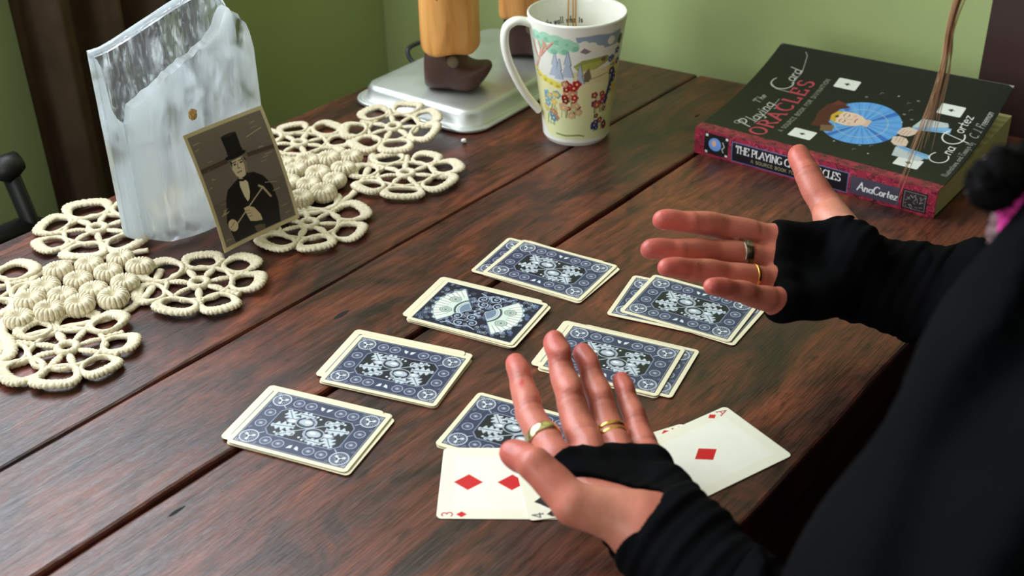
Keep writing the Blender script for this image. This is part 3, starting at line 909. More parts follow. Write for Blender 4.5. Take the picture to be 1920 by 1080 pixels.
# ------------------------------------------------------------------ old photograph leaning on the crystal
def photograph():
    W, H = 80.0, 100.0
    sep = lambda v: (v * 1.06, v * 1.0, v * .90)
    cv = Canvas(W, H, 2.6, (214, 196, 158))
    k = W / 74.0
    def S(P): return [(x * k, y) for x, y in P]
    cv.rect(3.2, 3.5, W - 3.0, H - 4.0, (122, 112, 102))
    # backdrop, lighter towards the floor line
    for i in range(12):
        cv.rect(3.2, 62 + i * 2.9, W - 3, 65 + i * 2.9, (118 + i * .9, 108 + i * .8, 99 + i * .6))
    cv.poly(S([(3, 70), (29, 70.4), (29, 66.5), (3, 66)]), (86, 68, 58)); cv.poly(S([(47, 68.5), (71, 67), (71, 63.5), (47, 65)]), (86, 68, 58))
    cv.rect(3.2, 3.5, W - 3, 40, (104, 96, 86), .6)
    cv.poly(S([(12.9, 4), (10, 22), (16, 40), (20, 46.5), (29, 50.5), (34, 52), (40, 53), (47, 52), (54, 46), (59, 36), (60, 22), (57, 4)]), (26, 24, 24))
    cv.poly(S([(33, 52), (36.5, 50.5), (39.5, 46), (38.5, 38), (36.5, 33), (34, 31), (32.5, 36), (31.5, 45)]), (232, 216, 186))
    cv.poly(S([(31, 52), (36, 50), (42, 53), (41, 49.5), (36, 48), (32, 49.5)]), (18, 18, 18))
    cv.poly(S([(41, 54), (44, 51), (42, 48.5), (39.5, 51)]), (40, 36, 34))
    # face
    f = S([(30.2, 66.5), (43.6, 67.6), (44.0, 61), (42.6, 55), (39.0, 51.6), (34.5, 51.0), (31.6, 54.5), (30.0, 60)])
    cv.poly(f, (226, 208, 176)); cv.poly(S([(40.5, 67), (44, 67.5), (44, 60), (42.4, 54.6), (40, 53), (41.5, 60)]), (150, 132, 112))
    for ex in (33.6, 39.6): cv.ell(ex * k, 63.2, 1.3, .7, (48, 40, 36)); cv.line(S([(ex - 2, 65), (ex + 2, 65.2)]), .7, (70, 58, 50))
    cv.line(S([(36.4, 63.5), (35.2, 59.5), (37, 59.2)]), .6, (110, 94, 78)); cv.line(S([(33.6, 56.4), (37.6, 56.4)]), .7, (92, 66, 58))
    cv.poly(S([(30, 68), (32, 66), (30.6, 61)]), (46, 40, 36)); cv.poly(S([(43, 68.2), (44.6, 63), (43, 64)]), (46, 40, 36))
    # top hat
    cv.poly(S([(30.5, 87.0), (37.5, 88.3), (44.6, 87.2), (44.2, 71), (37, 69.5), (30.9, 70.4)]), (24, 23, 24))
    cv.ell(37.0 * k, 70.2, 10.6, 2.3, (20, 19, 20), rot=.02); cv.line(S([(31, 73.4), (44.2, 73.4)]), 1.6, (34, 32, 33))
    cv.ell(37.5 * k, 87.4, 7.5, 1.1, (46, 44, 44))
    # cane and hands
    cv.line(S([(14.5, 15), (50.6, 37.2)]), 1.3, (196, 178, 148)); cv.line(S([(47.6, 39.6), (50.6, 37), (54.8, 27.6)]), 1.9, (190, 170, 140))
    cv.poly(S([(28.6, 27.4), (33, 27.6), (37.8, 24.5), (41.6, 17), (42, 11.6), (36, 13.0), (31, 15.2), (29.8, 20)]), (224, 200, 164))
    for q in range(3): cv.line(S([(29.5 + q * .6, 24.5 - q * 2.6), (33 + q * .6, 24.0 - q * 2.6)]), .5, (120, 98, 78))
    cv.ell(15 * k, 18, 4.6, 5.4, (226, 202, 166), rot=.5); cv.line(S([(12, 17), (17, 20)]), .5, (128, 104, 82))
    cv.poly(S([(34, 4), (33, 10), (38, 9.5), (43, 7.4), (42, 4)]), (104, 94, 80))
    # scratches and foxing
    r = random.Random(5)
    for _ in range(26):
        x = r.choice([r.uniform(60, 73), r.uniform(4, 12), r.uniform(6, 70)]); y = r.uniform(6, 92)
        if 14 < x < 58 and y < 88: continue
        cv.line([(x, y), (x + r.uniform(2, 7), y + r.uniform(-.4, .9))], r.uniform(.35, .9), (196, 178, 142), al=.75)
    cv.line([(56, 80.5), (72, 83.5)], .7, (200, 182, 146)); cv.line([(58, 40), (69, 37)], .6, (180, 160, 126))
    nx, ny = cv.nx, cv.ny
    gx, gy = np.meshgrid(cv.X - W / 2, cv.Y, indexing='ij')
    bow = .0016 * (gx) ** 2 - .0012 * (gy - 50) ** 2 + .0012 * 50 ** 2      # the card is curled
    th = .45
    top = np.stack([gx, gy, bow], -1).reshape(-1, 3); bot = np.stack([gx, gy, bow - th], -1).reshape(-1, 3)
    n = len(top)
    ring = np.r_[np.arange(nx) * ny, (nx - 1) * ny + np.arange(1, ny), np.arange(nx - 2, -1, -1) * ny + ny - 1, np.arange(ny - 2, 0, -1)]
    r2 = np.roll(ring, -1)
    F = np.vstack([grid_faces(nx, ny), grid_faces(nx, ny, base=n)[:, ::-1], np.stack([ring, ring + n, r2 + n, r2], -1)])
    V = np.vstack([top, bot]) * MM
    col = np.vstack([cv.cols(), np.tile([[188, 168, 128]], (n, 1))])
    o = from_np('old_photograph', V, F, printed('aged_photo_paper', rough=.38, var=.10, scale=35, bump=.1), None, True, col)
    a = math.radians(48.9)
    bx_ = Vector((math.cos(a), math.sin(a), 0)); nb = Vector((-math.sin(a), math.cos(a), 0))
    le = math.radians(19)
    up_ = nb * math.sin(le) + Vector((0, 0, 1)) * math.cos(le)
    nrm = bx_.cross(up_)
    p = Vector((-.2083, .9167, .0068))
    o.matrix_world = Matrix(((bx_.x, up_.x, nrm.x, p.x), (bx_.y, up_.y, nrm.y, p.y), (bx_.z, up_.z, nrm.z, p.z), (0, 0, 0, 1)))
    tag(o, 'curled sepia photograph of a man in a top hat leaning against the crystal', 'photograph')
photograph()

# ------------------------------------------------------------------ upturned metal tray
def tray():
    mt, nt, bs = new_mat('worn_aluminium')
    N = nt.nodes; Lk = nt.links.new
    tc = N.new('ShaderNodeTexCoord')
    n1 = N.new('ShaderNodeTexNoise'); n1.inputs['Scale'].default_value = 22; n1.inputs['Detail'].default_value = 7; Lk(tc.outputs['Object'], n1.inputs[0])
    rp = N.new('ShaderNodeValToRGB'); rp.color_ramp.elements[0].color = L4((176, 178, 172)); rp.color_ramp.elements[1].color = L4((226, 228, 226)); Lk(n1.outputs[0], rp.inputs[0])
    Lk(rp.outputs[0], bs.inputs['Base Color']); bs.inputs['Metallic'].default_value = .88
    r = N.new('ShaderNodeMapRange'); r.inputs['To Min'].default_value = .36; r.inputs['To Max'].default_value = .6; Lk(n1.outputs[0], r.inputs[0]); Lk(r.outputs[0], bs.inputs['Roughness'])
    b = N.new('ShaderNodeBump'); b.inputs['Strength'].default_value = .15; b.inputs['Distance'].default_value = .002; Lk(n1.outputs[0], b.inputs['Height']); Lk(b.outputs[0], bs.inputs['Normal'])
    root = empty('metal_tray', (-.029, 1.265, 0), (0, 0, math.radians(53)))
    tag(root, 'upturned silver metal baking tray beneath the wooden figure', 'tray')
    def rr(hx, hy, r, z, n=8):
        out = []
        for (sx, sy, a0) in ((1, 1, 0), (-1, 1, 90), (-1, -1, 180), (1, -1, 270)):
            for i in range(n + 1):
                a = math.radians(a0 + 90 * i / n)
                out.append((sx * (hx - r) + r * math.cos(a), sy * (hy - r) + r * math.sin(a), z))
        return out
    rows = [rr(.1185, .0805, .024, .0015), rr(.1195, .0815, .025, .003), rr(.1185, .0805, .024, .0045), rr(.1145, .0765, .021, .0046), rr(.1125, .0745, .020, .0055),
            rr(.1105, .0725, .019, .0150), rr(.1085, .0705, .018, .0185), rr(.1055, .0675, .016, .0200)]
    bm = bmesh.new()
    vr = [[bm.verts.new(p) for p in r_] for r_ in rows]
    n = len(vr[0])
    for i in range(len(vr) - 1):
        for j in range(n):
            q = (j + 1) % n
            bm.faces.new((vr[i][j], vr[i][q], vr[i + 1][q], vr[i + 1][j]))
    bm.faces.new(vr[-1])
    o = from_bm('pan', bm, mt, root, True)
    md = o.modifiers.new('thick', 'SOLIDIFY'); md.thickness = .0009; md.offset = -1
    path = np.array(rr(.1195, .0815, .025, .0032))
    V, F = tube_np(path, .0022, 8, closed=True)
    from_quads('rolled_rim', V, F, mt, root)
    # wire handles at the ends
    for sgn in (1,):
        P = smooth_path([(sgn * .1 * 1.0 - .03, 0, 0)] * 0 + [(-.025, .0815, .004), (-.026, .094, .012), (-.02, .100, .022), (0.0, .101, .024), (.02, .100, .022), (.026, .094, .012), (.025, .0815, .004)], 42)
        P[:, 0] = P[:, 0] * .7 + .012; P[:, 2] *= .85
        P[:, 1] *= sgn
        V, F = tube_np(P, .0026, 8)
        from_quads('wire_handle', V, F, plain('dark_handle_wire_%d' % (sgn + 1), (62, 60, 70), rough=.4, metal=.6), root)
tray()

# ------------------------------------------------------------------ wooden figure standing on the tray
def figure():
    root = empty('wooden_figure', (-.03, 1.25, .0205))
    tag(root, 'carved wooden figure with log trouser legs and brown boots standing on the tray', 'figurine')
    org = np.array([-.03, 1.25, .0205])
    wood, nt, bs = new_mat('peeled_blond_wood')
    N = nt.nodes; Lk = nt.links.new
    tc = N.new('ShaderNodeTexCoord'); mp = N.new('ShaderNodeMapping'); mp.inputs['Scale'].default_value = (1, 1, .18); Lk(tc.outputs['Object'], mp.inputs[0])
    nz = N.new('ShaderNodeTexNoise'); nz.inputs['Scale'].default_value = 55; nz.inputs['Detail'].default_value = 6; nz.inputs['Distortion'].default_value = .6; Lk(mp.outputs[0], nz.inputs[0])
    rp = N.new('ShaderNodeValToRGB'); e = rp.color_ramp.elements
    e[0].position, e[0].color = .28, L4((150, 88, 38)); e[1].position, e[1].color = .72, L4((232, 176, 104)); q = e.new(.5); q.color = L4((216, 150, 78))
    Lk(nz.outputs[0], rp.inputs[0]); Lk(rp.outputs[0], bs.inputs['Base Color']); bs.inputs['Roughness'].default_value = .6
    boot = plain('brown_painted_boot_wood', (72, 44, 38), rough=.55, var=.22, scale=60, bump=.25)
    dark = plain('dark_knot', (70, 40, 22), rough=.7)
    patch = plain('olive_boot_patch', (110, 100, 74), rough=.7)
    coat = plain('dark_coat_wood', (84, 50, 40), rough=.6, var=.2)
    def log(cx, cy, r0, zb, zt, seed):
        rs = np.random.RandomState(seed)
        sg, nh = 40, 18
        th = np.linspace(0, 2 * PI, sg, endpoint=False)
        wob = 1 + .02 * np.sin(th * 3 + seed) + .012 * np.sin(th * 7 + 1)
        zz = np.r_[zb, zb + .0015, np.linspace(zb + .004, zt, nh)]
        rr = r0 * (1 + .02 * np.sin(np.linspace(0, 3, len(zz)) + seed)); rr[0] *= .93; rr[1] *= .985
        edge = .0018 * np.sin(th * 4 + seed) * np.clip(1 - (zz[:, None] - zb) / .03, 0, 1)
        V = np.stack([cx + rr[:, None] * wob * np.cos(th), cy + rr[:, None] * wob * np.sin(th), zz[:, None] + edge], -1).reshape(-1, 3)
        F = grid_faces(len(zz), sg, wrap_v=True)
        n = len(V); k = np.arange(sg); k2 = (k + 1) % sg
        V = np.vstack([V, [[cx, cy, zb], [cx, cy, zt]]])
        b = (len(zz) - 1) * sg
        F = np.vstack([F, np.stack([np.full(sg, n), k2, k, k], -1), np.stack([np.full(sg, n + 1), b + k, b + k2, b + k2], -1)])
        return from_quads('log_leg', V - org, F, wood, root)
    def bootmesh(cx, cy, ang):
        # boot lofted from heel to curled toe: (x along foot, half width, top height, bottom height)
        st = [(-.034, .010, .020, .004), (-.032, .017, .046, .0005), (-.024, .0215, .049, .0), (-.010, .0225, .049, .0), (.004, .0225, .046, .001), (.012, .023, .036, .0), (.022, .0235, .028, .0), (.034, .0225, .0255, .001), (.044, .019, .0255, .004), (.052, .013, .0245, .009), (.057, .007, .0225, .014), (.059, .002, .020, .017)]
        sg = 20
        Vs = []
        for (x, w, zt, zb) in st:
            th = np.linspace(0, 2 * PI, sg, endpoint=False)
            c, s = np.cos(th), np.sin(th)
            ex = .62
            Vs.append(np.stack([np.full(sg, x), np.sign(c) * np.abs(c) ** ex * w, (zt + zb) / 2 + np.sign(s) * np.abs(s) ** ex * (zt - zb) / 2], -1))
        V = np.vstack(Vs); F = grid_faces(len(st), sg, wrap_v=True)
        n = len(V); k = np.arange(sg); k2 = (k + 1) % sg
        V = np.vstack([V, [[-.035, 0, .018], [.0595, 0, .0185]]]); b = (len(st) - 1) * sg
        F = np.vstack([F, np.stack([np.full(sg, n), k, k2, k2], -1), np.stack([np.full(sg, n + 1), b + k, b + k2, b + k2], -1)])
        V[:, 2] += np.clip(V[:, 0] - .035, 0, 1) * .25
        V[:, 0] *= .74
        ca, sa = math.cos(ang), math.sin(ang)
        W = np.stack([cx + V[:, 0] * ca - V[:, 1] * sa, cy + V[:, 0] * sa + V[:, 1] * ca, V[:, 2] + .0205], -1)
        o = from_quads('boot', W - org, F, boot, root)
        md = o.modifiers.new('round', 'SUBSURF'); md.levels = 1; md.render_levels = 2
        bm = bmesh.new(); bmesh.ops.create_uvsphere(bm, u_segments=12, v_segments=8, radius=1)
        px, py = .008 * ca + .0205 * sa, .008 * sa - .0205 * ca
        bmesh.ops.transform(bm, matrix=Matrix.Translation(Vector((cx + px - org[0], cy + py - org[1], .034))) @ Matrix.Rotation(ang, 4, 'Z') @ Matrix.Diagonal((.0062, .0025, .0065, 1)), verts=bm.verts)
        from_bm('boot_patch', bm, patch, o, True)
    bootmesh(-.0585, 1.207, math.radians(-12)); log(-.0578, 1.202, .0295, .0645, .235, 1)
    bootmesh(.021, 1.300, math.radians(-8)); log(.021, 1.294, .0295, .0660, .235, 4)
    # knot streak on the near leg
    bm = bmesh.new(); bmesh.ops.create_uvsphere(bm, u_segments=12, v_segments=8, radius=1)
    bmesh.ops.transform(bm, matrix=Matrix.Translation(Vector((-.0665 - org[0], 1.1745 - org[1], .1255 - org[2]))) @ Matrix.Diagonal((.0022, .0022, .0085, 1)), verts=bm.verts)
    from_bm('knot', bm, dark, root, True)
    # coat hem and trunk above the frame join the two legs
    Vc, Fc = lathe_np([(.0, .212), (.055, .212), (.062, .218), (.064, .26), (.058, .34), (.050, .40), (.03, .43), (.0, .435)], 36)
    V = np.stack([Vc[:, 0] * .8 - .026, Vc[:, 1] * 1.15 + 1.247, Vc[:, 2]], -1)
    from_quads('coat', V - org, Fc, coat, root)
    bm = bmesh.new(); bmesh.ops.create_uvsphere(bm, u_segments=24, v_segments=16, radius=.036)
    bmesh.ops.translate(bm, vec=Vector((-.026 - org[0], 1.247 - org[1], .455 - org[2])), verts=bm.verts)
    from_bm('head', bm, wood, root, True)
figure()

# ------------------------------------------------------------------ mug
def mug():
    base = Vector((.066, 1.1275, 0))
    root = empty('picture_mug', base)
    tag(root, 'tall flared white mug with a colourful woodland scene, between tray and book', 'mug')
    glaze = plain('white_glazed_china', (240, 238, 228), rough=.12, var=.02, spec=.6)
    # arc length coordinate: x = angle (deg) from the front, y = height mm
    cv = Canvas(300, 123, 2.3, (240, 239, 230), -150, 0)
    X = lambda q: math.degrees(math.asin(max(-1, min(1, q))))
    def px(x, y):     # tracing frame: zoomed picture coordinates -> (angle, height)
        v = (y - 130) / (812 - 130)
        hw = 280 - 92 * v
        xc = 1447 + 10 * v
        v2 = max(0.0, v)
        return (X((x - xc) / hw), 119 - 117 * v2)
    def pl(pts, c, al=1.0): cv.poly([px(*p) for p in pts], c, al)
    def ln(pts, w, c): cv.line([px(*p) for p in pts], w, c)
    def bl(x, y, rx, ry, c, al=1.0): a, b = px(x, y); cv.ell(a, b, rx, ry, c, al=al)
    # ground, sky
    pl([(1190, 420), (1300, 430), (1440, 455), (1560, 440), (1700, 400), (1690, 620), (1650, 770), (1300, 770), (1230, 560)], (236, 230, 176))
    pl([(1280, 640), (1650, 620), (1640, 780), (1310, 780)], (228, 234, 178), .8)
    pl([(1440, 160), (1560, 150), (1640, 160), (1690, 150), (1690, 230), (1600, 235), (1540, 195), (1450, 190)], (150, 168, 186))
    for x, y, r in ((1490, 205, 6), (1530, 215, 7), (1580, 240, 6), (1640, 200, 6), (1470, 230, 5)): bl(x, y, r, 4.2, (244, 240, 228))
    for x, y, rx in ((1220, 185, 9), (1270, 180, 10), (1330, 185, 11), (1390, 200, 10), (1430, 215, 7), (1250, 225, 9), (1310, 240, 9), (1370, 235, 8)):
        bl(x, y, rx, 5.2, (168, 218, 190)); bl(x + 12, y + 12, rx * .55, 2.6, (120, 190, 160), .7)
    # bare pink tree
    for p in ([(1222, 385), (1235, 330), (1245, 270), (1230, 215)], [(1245, 300), (1275, 250), (1310, 205)], [(1236, 330), (1212, 270), (1200, 225)], [(1248, 280), (1262, 235), (1258, 205)], [(1275, 250), (1270, 215)]):
        ln(p, 3.0, (228, 172, 150)); ln([(a + 5, b) for a, b in p], .6, (120, 80, 70))
    # hills
    pl([(1430, 330), (1480, 295), (1560, 285), (1620, 280), (1640, 310), (1560, 350), (1470, 370)], (156, 166, 84)); pl([(1440, 335), (1520, 310), (1600, 305), (1590, 330), (1480, 372)], (188, 186, 96))
    pl([(1430, 365), (1560, 350), (1680, 350), (1690, 420), (1560, 440), (1430, 450)], (232, 220, 170)); ln([(1530, 410), (1600, 395), (1660, 380)], .8, (150, 130, 70))
    # blue grey pines
    for x, y, w, h in ((1325, 300, 30, 130), (1398, 285, 36, 150), (1350, 330, 26, 110), (1470, 360, 28, 100)):
        pl([(x, y - 45), (x + w * .6, y + h * .25), (x + w * .35, y + h * .25), (x + w, y + h * .75), (x - w, y + h * .75), (x - w * .35, y + h * .25), (x - w * .6, y + h * .25)], (186, 198, 218))
        ln([(x + 3, y - 40), (x + w * .6, y + h * .25), (x + w * .4, y + h * .27), (x + w, y + h * .73)], .8, (92, 92, 120)); ln([(x - 3, y - 40), (x - w * .6, y + h * .25)], .5, (120, 124, 150))
    pl([(1490, 170 + 210), (1520, 340), (1535, 400), (1520, 425), (1495, 425)], (120, 112, 90))
    # flat bird shape and shrubs
    pl([(1465, 245), (1490, 222), (1530, 245), (1500, 258)], (150, 120, 130))
    for x, y, r in ((1240, 415, 7), (1270, 430, 8), (1305, 440, 8), (1340, 450, 7), (1220, 395, 5)): bl(x, y, r, 3.4, (236, 222, 96)); bl(x + 6, y + 8, r * .5, 1.6, (206, 182, 70))
    # meadow flowers in the colours of the print
    r = random.Random(8)
    def clump(x, y, w, h, cols, n):
        for i in range(n):
            qx, qy = x + r.uniform(-w, w), y + r.uniform(-h, h)
            ln([(qx, qy), (qx + r.uniform(-6, 6), y + h + 14)], .8, (96, 128, 74))
        for i in range(n):
            qx, qy = x + r.uniform(-w, w), y + r.uniform(-h, h)
            c = r.choice(cols)
            a, b = px(qx, qy)
            s = r.uniform(2.2, 3.8)
            for kk in range(5): cv.ell(a + 1.5 * s * .6 * math.cos(kk * 1.257) * 1.2, b + s * .6 * math.sin(kk * 1.257), s * .75, s * .55, c)
            cv.ell(a, b, s * .42, s * .36, (240, 220, 130))
    clump(1415, 480, 40, 50, [(176, 40, 50), (150, 34, 44), (206, 150, 120)], 15)
    clump(1420, 585, 50, 45, [(160, 34, 42), (214, 176, 140), (120, 40, 40)], 12)
    clump(1310, 560, 32, 55, [(96, 150, 184), (120, 170, 196), (222, 196, 110)], 14); clump(1315, 650, 26, 40, [(88, 140, 170), (190, 130, 90)], 7)
    clump(1590, 560, 34, 50, [(156, 62, 76), (190, 90, 80), (96, 60, 90)], 14); clump(1580, 675, 38, 45, [(150, 54, 66), (120, 50, 60), (52, 62, 120)], 10)
    clump(1660, 330, 22, 60, [(44, 66, 150), (60, 84, 168), (236, 208, 96)], 12); clump(1655, 450, 20, 60, [(38, 56, 130), (226, 200, 84)], 12)
    bl(1690, 215, 5, 5, (44, 40, 48)); bl(1600, 300, 4, 2.2, (120, 100, 80))
    for p in ([(1660, 400), (1632, 500), (1618, 570)],): ln(p, 5, (40, 58, 128))
    for p in ([(1680, 420), (1670, 520), (1652, 610)],): ln(p, 4, (232, 212, 110))
    ln([(1345, 752), (1400, 757), (1470, 750), (1500, 758)], 1.6, (136, 150, 84)); ln([(1300, 690), (1330, 700)], .8, (150, 160, 90))
    # outer wall follows the ink canvas
    def R_out(z): return .0322 + (.0470 - .0322) * (np.asarray(z) / .123) ** 1.25
    ang = np.radians(cv.X) - PI / 2 - math.radians(3.3)
    z = cv.Y * MM
    gz = np.broadcast_to(z, (cv.nx, cv.ny)); R_ = R_out(np.clip(gz, .004, 1)) - np.where(gz < .004, (.004 - gz) * .6, 0)
    V = np.stack([R_ * np.cos(ang)[:, None], R_ * np.sin(ang)[:, None], gz], -1).reshape(-1, 3)
    F = grid_faces(cv.nx, cv.ny)
    body = from_np('printed_wall', V, F, printed('printed_glaze', rough=.14, var=.02, spec=.6), root, True, cv.cols())
    # rest of the vessel: back wall, lip, inside, foot
    a_b = np.linspace(ang[-1], ang[0] + 2 * PI, 20)
    zz = np.linspace(0, .123, 40)
    gz = np.broadcast_to(zz, (20, 40)); R_ = R_out(np.clip(gz, .004, 1)) - np.where(gz < .004, (.004 - gz) * .6, 0)
    V = np.stack([R_ * np.cos(a_b)[:, None], R_ * np.sin(a_b)[:, None], gz], -1).reshape(-1, 3)
    from_np('back_wall', V, grid_faces(20, 40), glaze, root)
    prof = [(float(R_out(.123)), .123), (.0467, .1242), (.0458, .1247), (.0449, .1242), (.0443, .123)] + [(float(R_out(q)) - .0030, q) for q in np.linspace(.120, .008, 24)] + [(.026, .0055), (0.0005, .005)]
    V, F = lathe_np(prof, 96)
    from_quads('lip_and_inside', V, F, glaze, root)
    V, F = lathe_np([(float(R_out(.004)) - .0024, .0), (.029, -.0 + .0002), (.027, .0015), (.0005, .0016)], 64)
    from_quads('foot', V, F, glaze, root)
    # lettering inside the far wall
    iv = Canvas(150, 16, 3.0, (238, 236, 224), -75, 0)
    write(iv, 'the wall who is', -47, 5.2, 6.0, 1.25, (44, 42, 40), sx=1.05, serif=True, track=.22, wide=1)
    aa = PI / 2 - np.radians(iv.X * .95)
    z = (.0945 + iv.Y * MM * .95)
    gz = np.broadcast_to(z, (iv.nx, iv.ny)); R_ = R_out(gz) - .0034
    V = np.stack([R_ * np.cos(aa)[:, None], R_ * np.sin(aa)[:, None], gz], -1).reshape(-1, 3)
    from_np('inside_lettering', V, grid_faces(iv.nx, iv.ny)[:, ::-1], printed('inner_print', rough=.14, var=.02, spec=.6), root, True, iv.cols())
    # thin raised amber streaks on the inside wall
    am = plain('amber_streak_colour', (206, 146, 66), rough=.3)
    for a0, a1, z1 in ((98, 101, .07), (92.5, 92, .07), (89, 88, .075)):
        P = [((float(R_out(q)) - .0038) * math.cos(math.radians(a0 + (a1 - a0) * k)), (float(R_out(q)) - .0038) * math.sin(math.radians(a0 + (a1 - a0) * k)), q) for k, q in zip(np.linspace(0, 1, 16), np.linspace(.1225, z1, 16))]
        V, F = tube_np(P, np.array([[.0006, .0004]] * 16), 8, up=(0, -1, 0))
        from_quads('amber_streak', V, F, am, root)
    # handle: flat strap on the left
    ha = math.radians(180 + 10)
    hd = Vector((math.cos(ha), math.sin(ha), 0))
    pts = [(.043, .115), (.052, .1185), (.060, .1185), (.0675, .113), (.0695, .101), (.0675, .086), (.062, .070), (.054, .053), (.046, .040), (.0375, .029)]
    P = smooth_path([(hd.x * r_, hd.y * r_, z_) for r_, z_ in pts], 72)
    n = len(P)
    w = np.interp(np.linspace(0, 1, n), [0, .1, .5, .9, 1], [.0075, .0065, .006, .0065, .008])
    V, F = tube_np(P, np.stack([w, np.full(n, .0042)], 1), 14, up=tuple(hd.cross(Vector((0, 0, 1))).cross(hd)) if False else (0, 0, 1))
    # strap: wide across the radial plane
    tg = np.gradient(P, axis=0); tg /= np.linalg.norm(tg, axis=1, keepdims=True)
    side = np.array(Vector((0, 0, 1)).cross(hd)); u2 = np.cross(tg, side)
    th = np.linspace(0, 2 * PI, 16, endpoint=False)
    V = (P[:, None] + side * (w[:, None] * np.cos(th))[..., None] + u2[:, None] * (.0040 * np.sin(th))[None, :, None]).reshape(-1, 3)
    from_quads('handle', V, grid_faces(n, 16, wrap_v=True), glaze, root)
mug()

# ------------------------------------------------------------------ book
def book():
    dv = Vector((.7854, -.6190, 0)); nx_ = Vector((.6190, .7854, 0))
    p0 = Vector((.1755, 1.0785, 0))
    rt = empty('paperback_book', p0)
    rt.matrix_world = Matrix(((nx_.x, -dv.x, 0, p0.x), (nx_.y, -dv.y, 0, p0.y), (0, 0, 1, 0), (0, 0, 0, 1)))   # local x: spine to fore edge, local -y: head to foot
    tag(rt, 'black and crimson paperback book with lifted front cover lying beside the wall', 'book')
    W, H, TH = 184.0, 234.0, 26.0
    BK = (24, 24, 25)
    cv = Canvas(W, H, 2.15, BK)
    def fx(x, y): return (x, y)
    fy = lambda x, y: (x, -y)
    kx = .975
    # crimson scribbled band along the spine edge
    rd = random.Random(12)
    def scribble(c, x0, x1, y0, y1, n):
        c.rect(x0, y0, x1, y1, (150, 40, 62))
        for _ in range(n):
            x, y = rd.uniform(x0, x1), rd.uniform(y0, y1)
            pts = [(x, y)]
            for _ in range(5):
                x += rd.uniform(-3, 3); y += rd.uniform(-3, 3); pts.append((min(max(x, x0), x1), min(max(y, y0), y1)))
            c.line(pts, rd.uniform(.3, .9), rd.choice([(60, 26, 34), (96, 30, 44), (190, 70, 90), (52, 46, 44), (176, 52, 74)]))
    scribble(cv, 0, 13, 0, H, 260)
    # script title (one long flowing line), then the red capitals
    def w_(t, x, y, h, w, col, **k): return write(cv, t, x, -y, h, w, col, fx=lambda a, b: (a, -b), **k)
    w_('T', 74 * kx, 28, 8, .8, (196, 196, 190), slant=.3); w_('he', 82 * kx, 28, 8, .7, (196, 196, 190), slant=.3)
    w_('P', 26, 42, 15, 1.3, (206, 206, 200), slant=.35); cv.spiral(30, 28, 1, 5, 0, 1.2, .7, (206, 206, 200))
    x = 38
    for ch in 'laying':
        x = w_(ch, x, 42, 13, 1.1, (206, 206, 200), slant=.3, sx=1.15, track=.04)
    cv.line([(36, 42), (60, 42.5), (88, 41.5)], .6, (206, 206, 200))
    cv.line([(116 + 12 * math.cos(a) * .9, 31 + 11 * math.sin(a)) for a in np.linspace(-1.0, -5.2, 22)], 1.3, (206, 206, 200)); cv.line([(112, 20), (104, 30), (103, 48)], .8, (206, 206, 200))
    x = 122
    for ch in 'ard': x = w_(ch, x, 40, 13, 1.1, (206, 206, 200), slant=.3, sx=1.1, track=.06)
    cv.line([(118, 40), (140, 41), (170, 34), (176, 30)], .6, (206, 206, 200))
    w_('ORACLES', 17, 60.5, 15.5, 2.3, (192, 66, 88), serif=True, sx=1.12, track=.30, wide=1)
    w_('A SOURCE BOOK FOR DIVINATION', 33, 72.0, 4.4, .75, (140, 138, 124), track=.235, sx=1.0)
    # little white aces
    for (cx, cy) in ((140 * kx, 90), (39.4 * kx, 90), (134 * kx, 194), (36.6 * kx, 192.5)):
        hx_, hy_ = 8.2, 11.2
        cv.poly([(cx - hx_ + 1, cy - hy_), (cx + hx_ - 1, cy - hy_), (cx + hx_, cy - hy_ + 1), (cx + hx_, cy + hy_ - 1), (cx + hx_ - 1, cy + hy_), (cx - hx_ + 1, cy + hy_), (cx - hx_, cy + hy_ - 1), (cx - hx_, cy - hy_ + 1)], (232, 232, 226))
        cv.poly([(cx, cy - 3), (cx + 2.4, cy + 1), (cx, cy + .2 + 1.5), (cx - 2.4, cy + 1)], (30, 28, 30)); cv.line([(cx, cy), (cx, cy + 3)], .7, (30, 28, 30))
    # blue pleated disc
    cx, cy, R = 81.4 * kx, 129, 36.5
    cv.ell(cx, cy, R, R, (96, 160, 224))
    for i in range(40):
        a = 2 * PI * i / 40
        cv.line([(cx + 8 * math.cos(a), cy + 8 * math.sin(a)), (cx + R * .98 * math.cos(a), cy + R * .98 * math.sin(a))], .5, (60, 112, 184) if i % 2 else (130, 186, 238))
    for a0 in (.6, 2.0, 3.6, 5.3):
        cv.poly([(cx, cy), (cx + R * math.cos(a0), cy + R * math.sin(a0)), (cx + R * math.cos(a0 + .16), cy + R * math.sin(a0 + .16))], (58, 108, 190))
    cv.ell(cx, cy, 24, 24, (170, 190, 190), ring=.8)
    # face, upright on the cover with hair towards the head of the book
    fxx, fyy = 84 * kx, 115
    cv.poly([(fxx - 16, fyy - 8), (fxx - 22, fyy - 16), (fxx - 25, fyy - 26), (fxx - 14, fyy - 27), (fxx, fyy - 30), (fxx + 16, fyy - 28), (fxx + 24, fyy - 20), (fxx + 19, fyy - 6), (fxx + 12, fyy - 14), (fxx - 12, fyy - 14)], (84, 38, 34))
    cv.poly([(fxx - 20, fyy - 18), (fxx - 30, fyy - 14), (fxx - 27, fyy - 4), (fxx - 16, fyy - 6)], (120, 92, 66)); cv.poly([(fxx + 16, fyy - 24), (fxx + 26, fyy - 22), (fxx + 22, fyy - 10)], (110, 44, 40))
    cv.poly([(fxx - 5, fyy + 12), (fxx + 5, fyy + 12), (fxx + 6, fyy + 21), (fxx - 6, fyy + 21)], (222, 186, 162))
    cv.ell(fxx, fyy, 11.5, 16.5, (232, 200, 178))
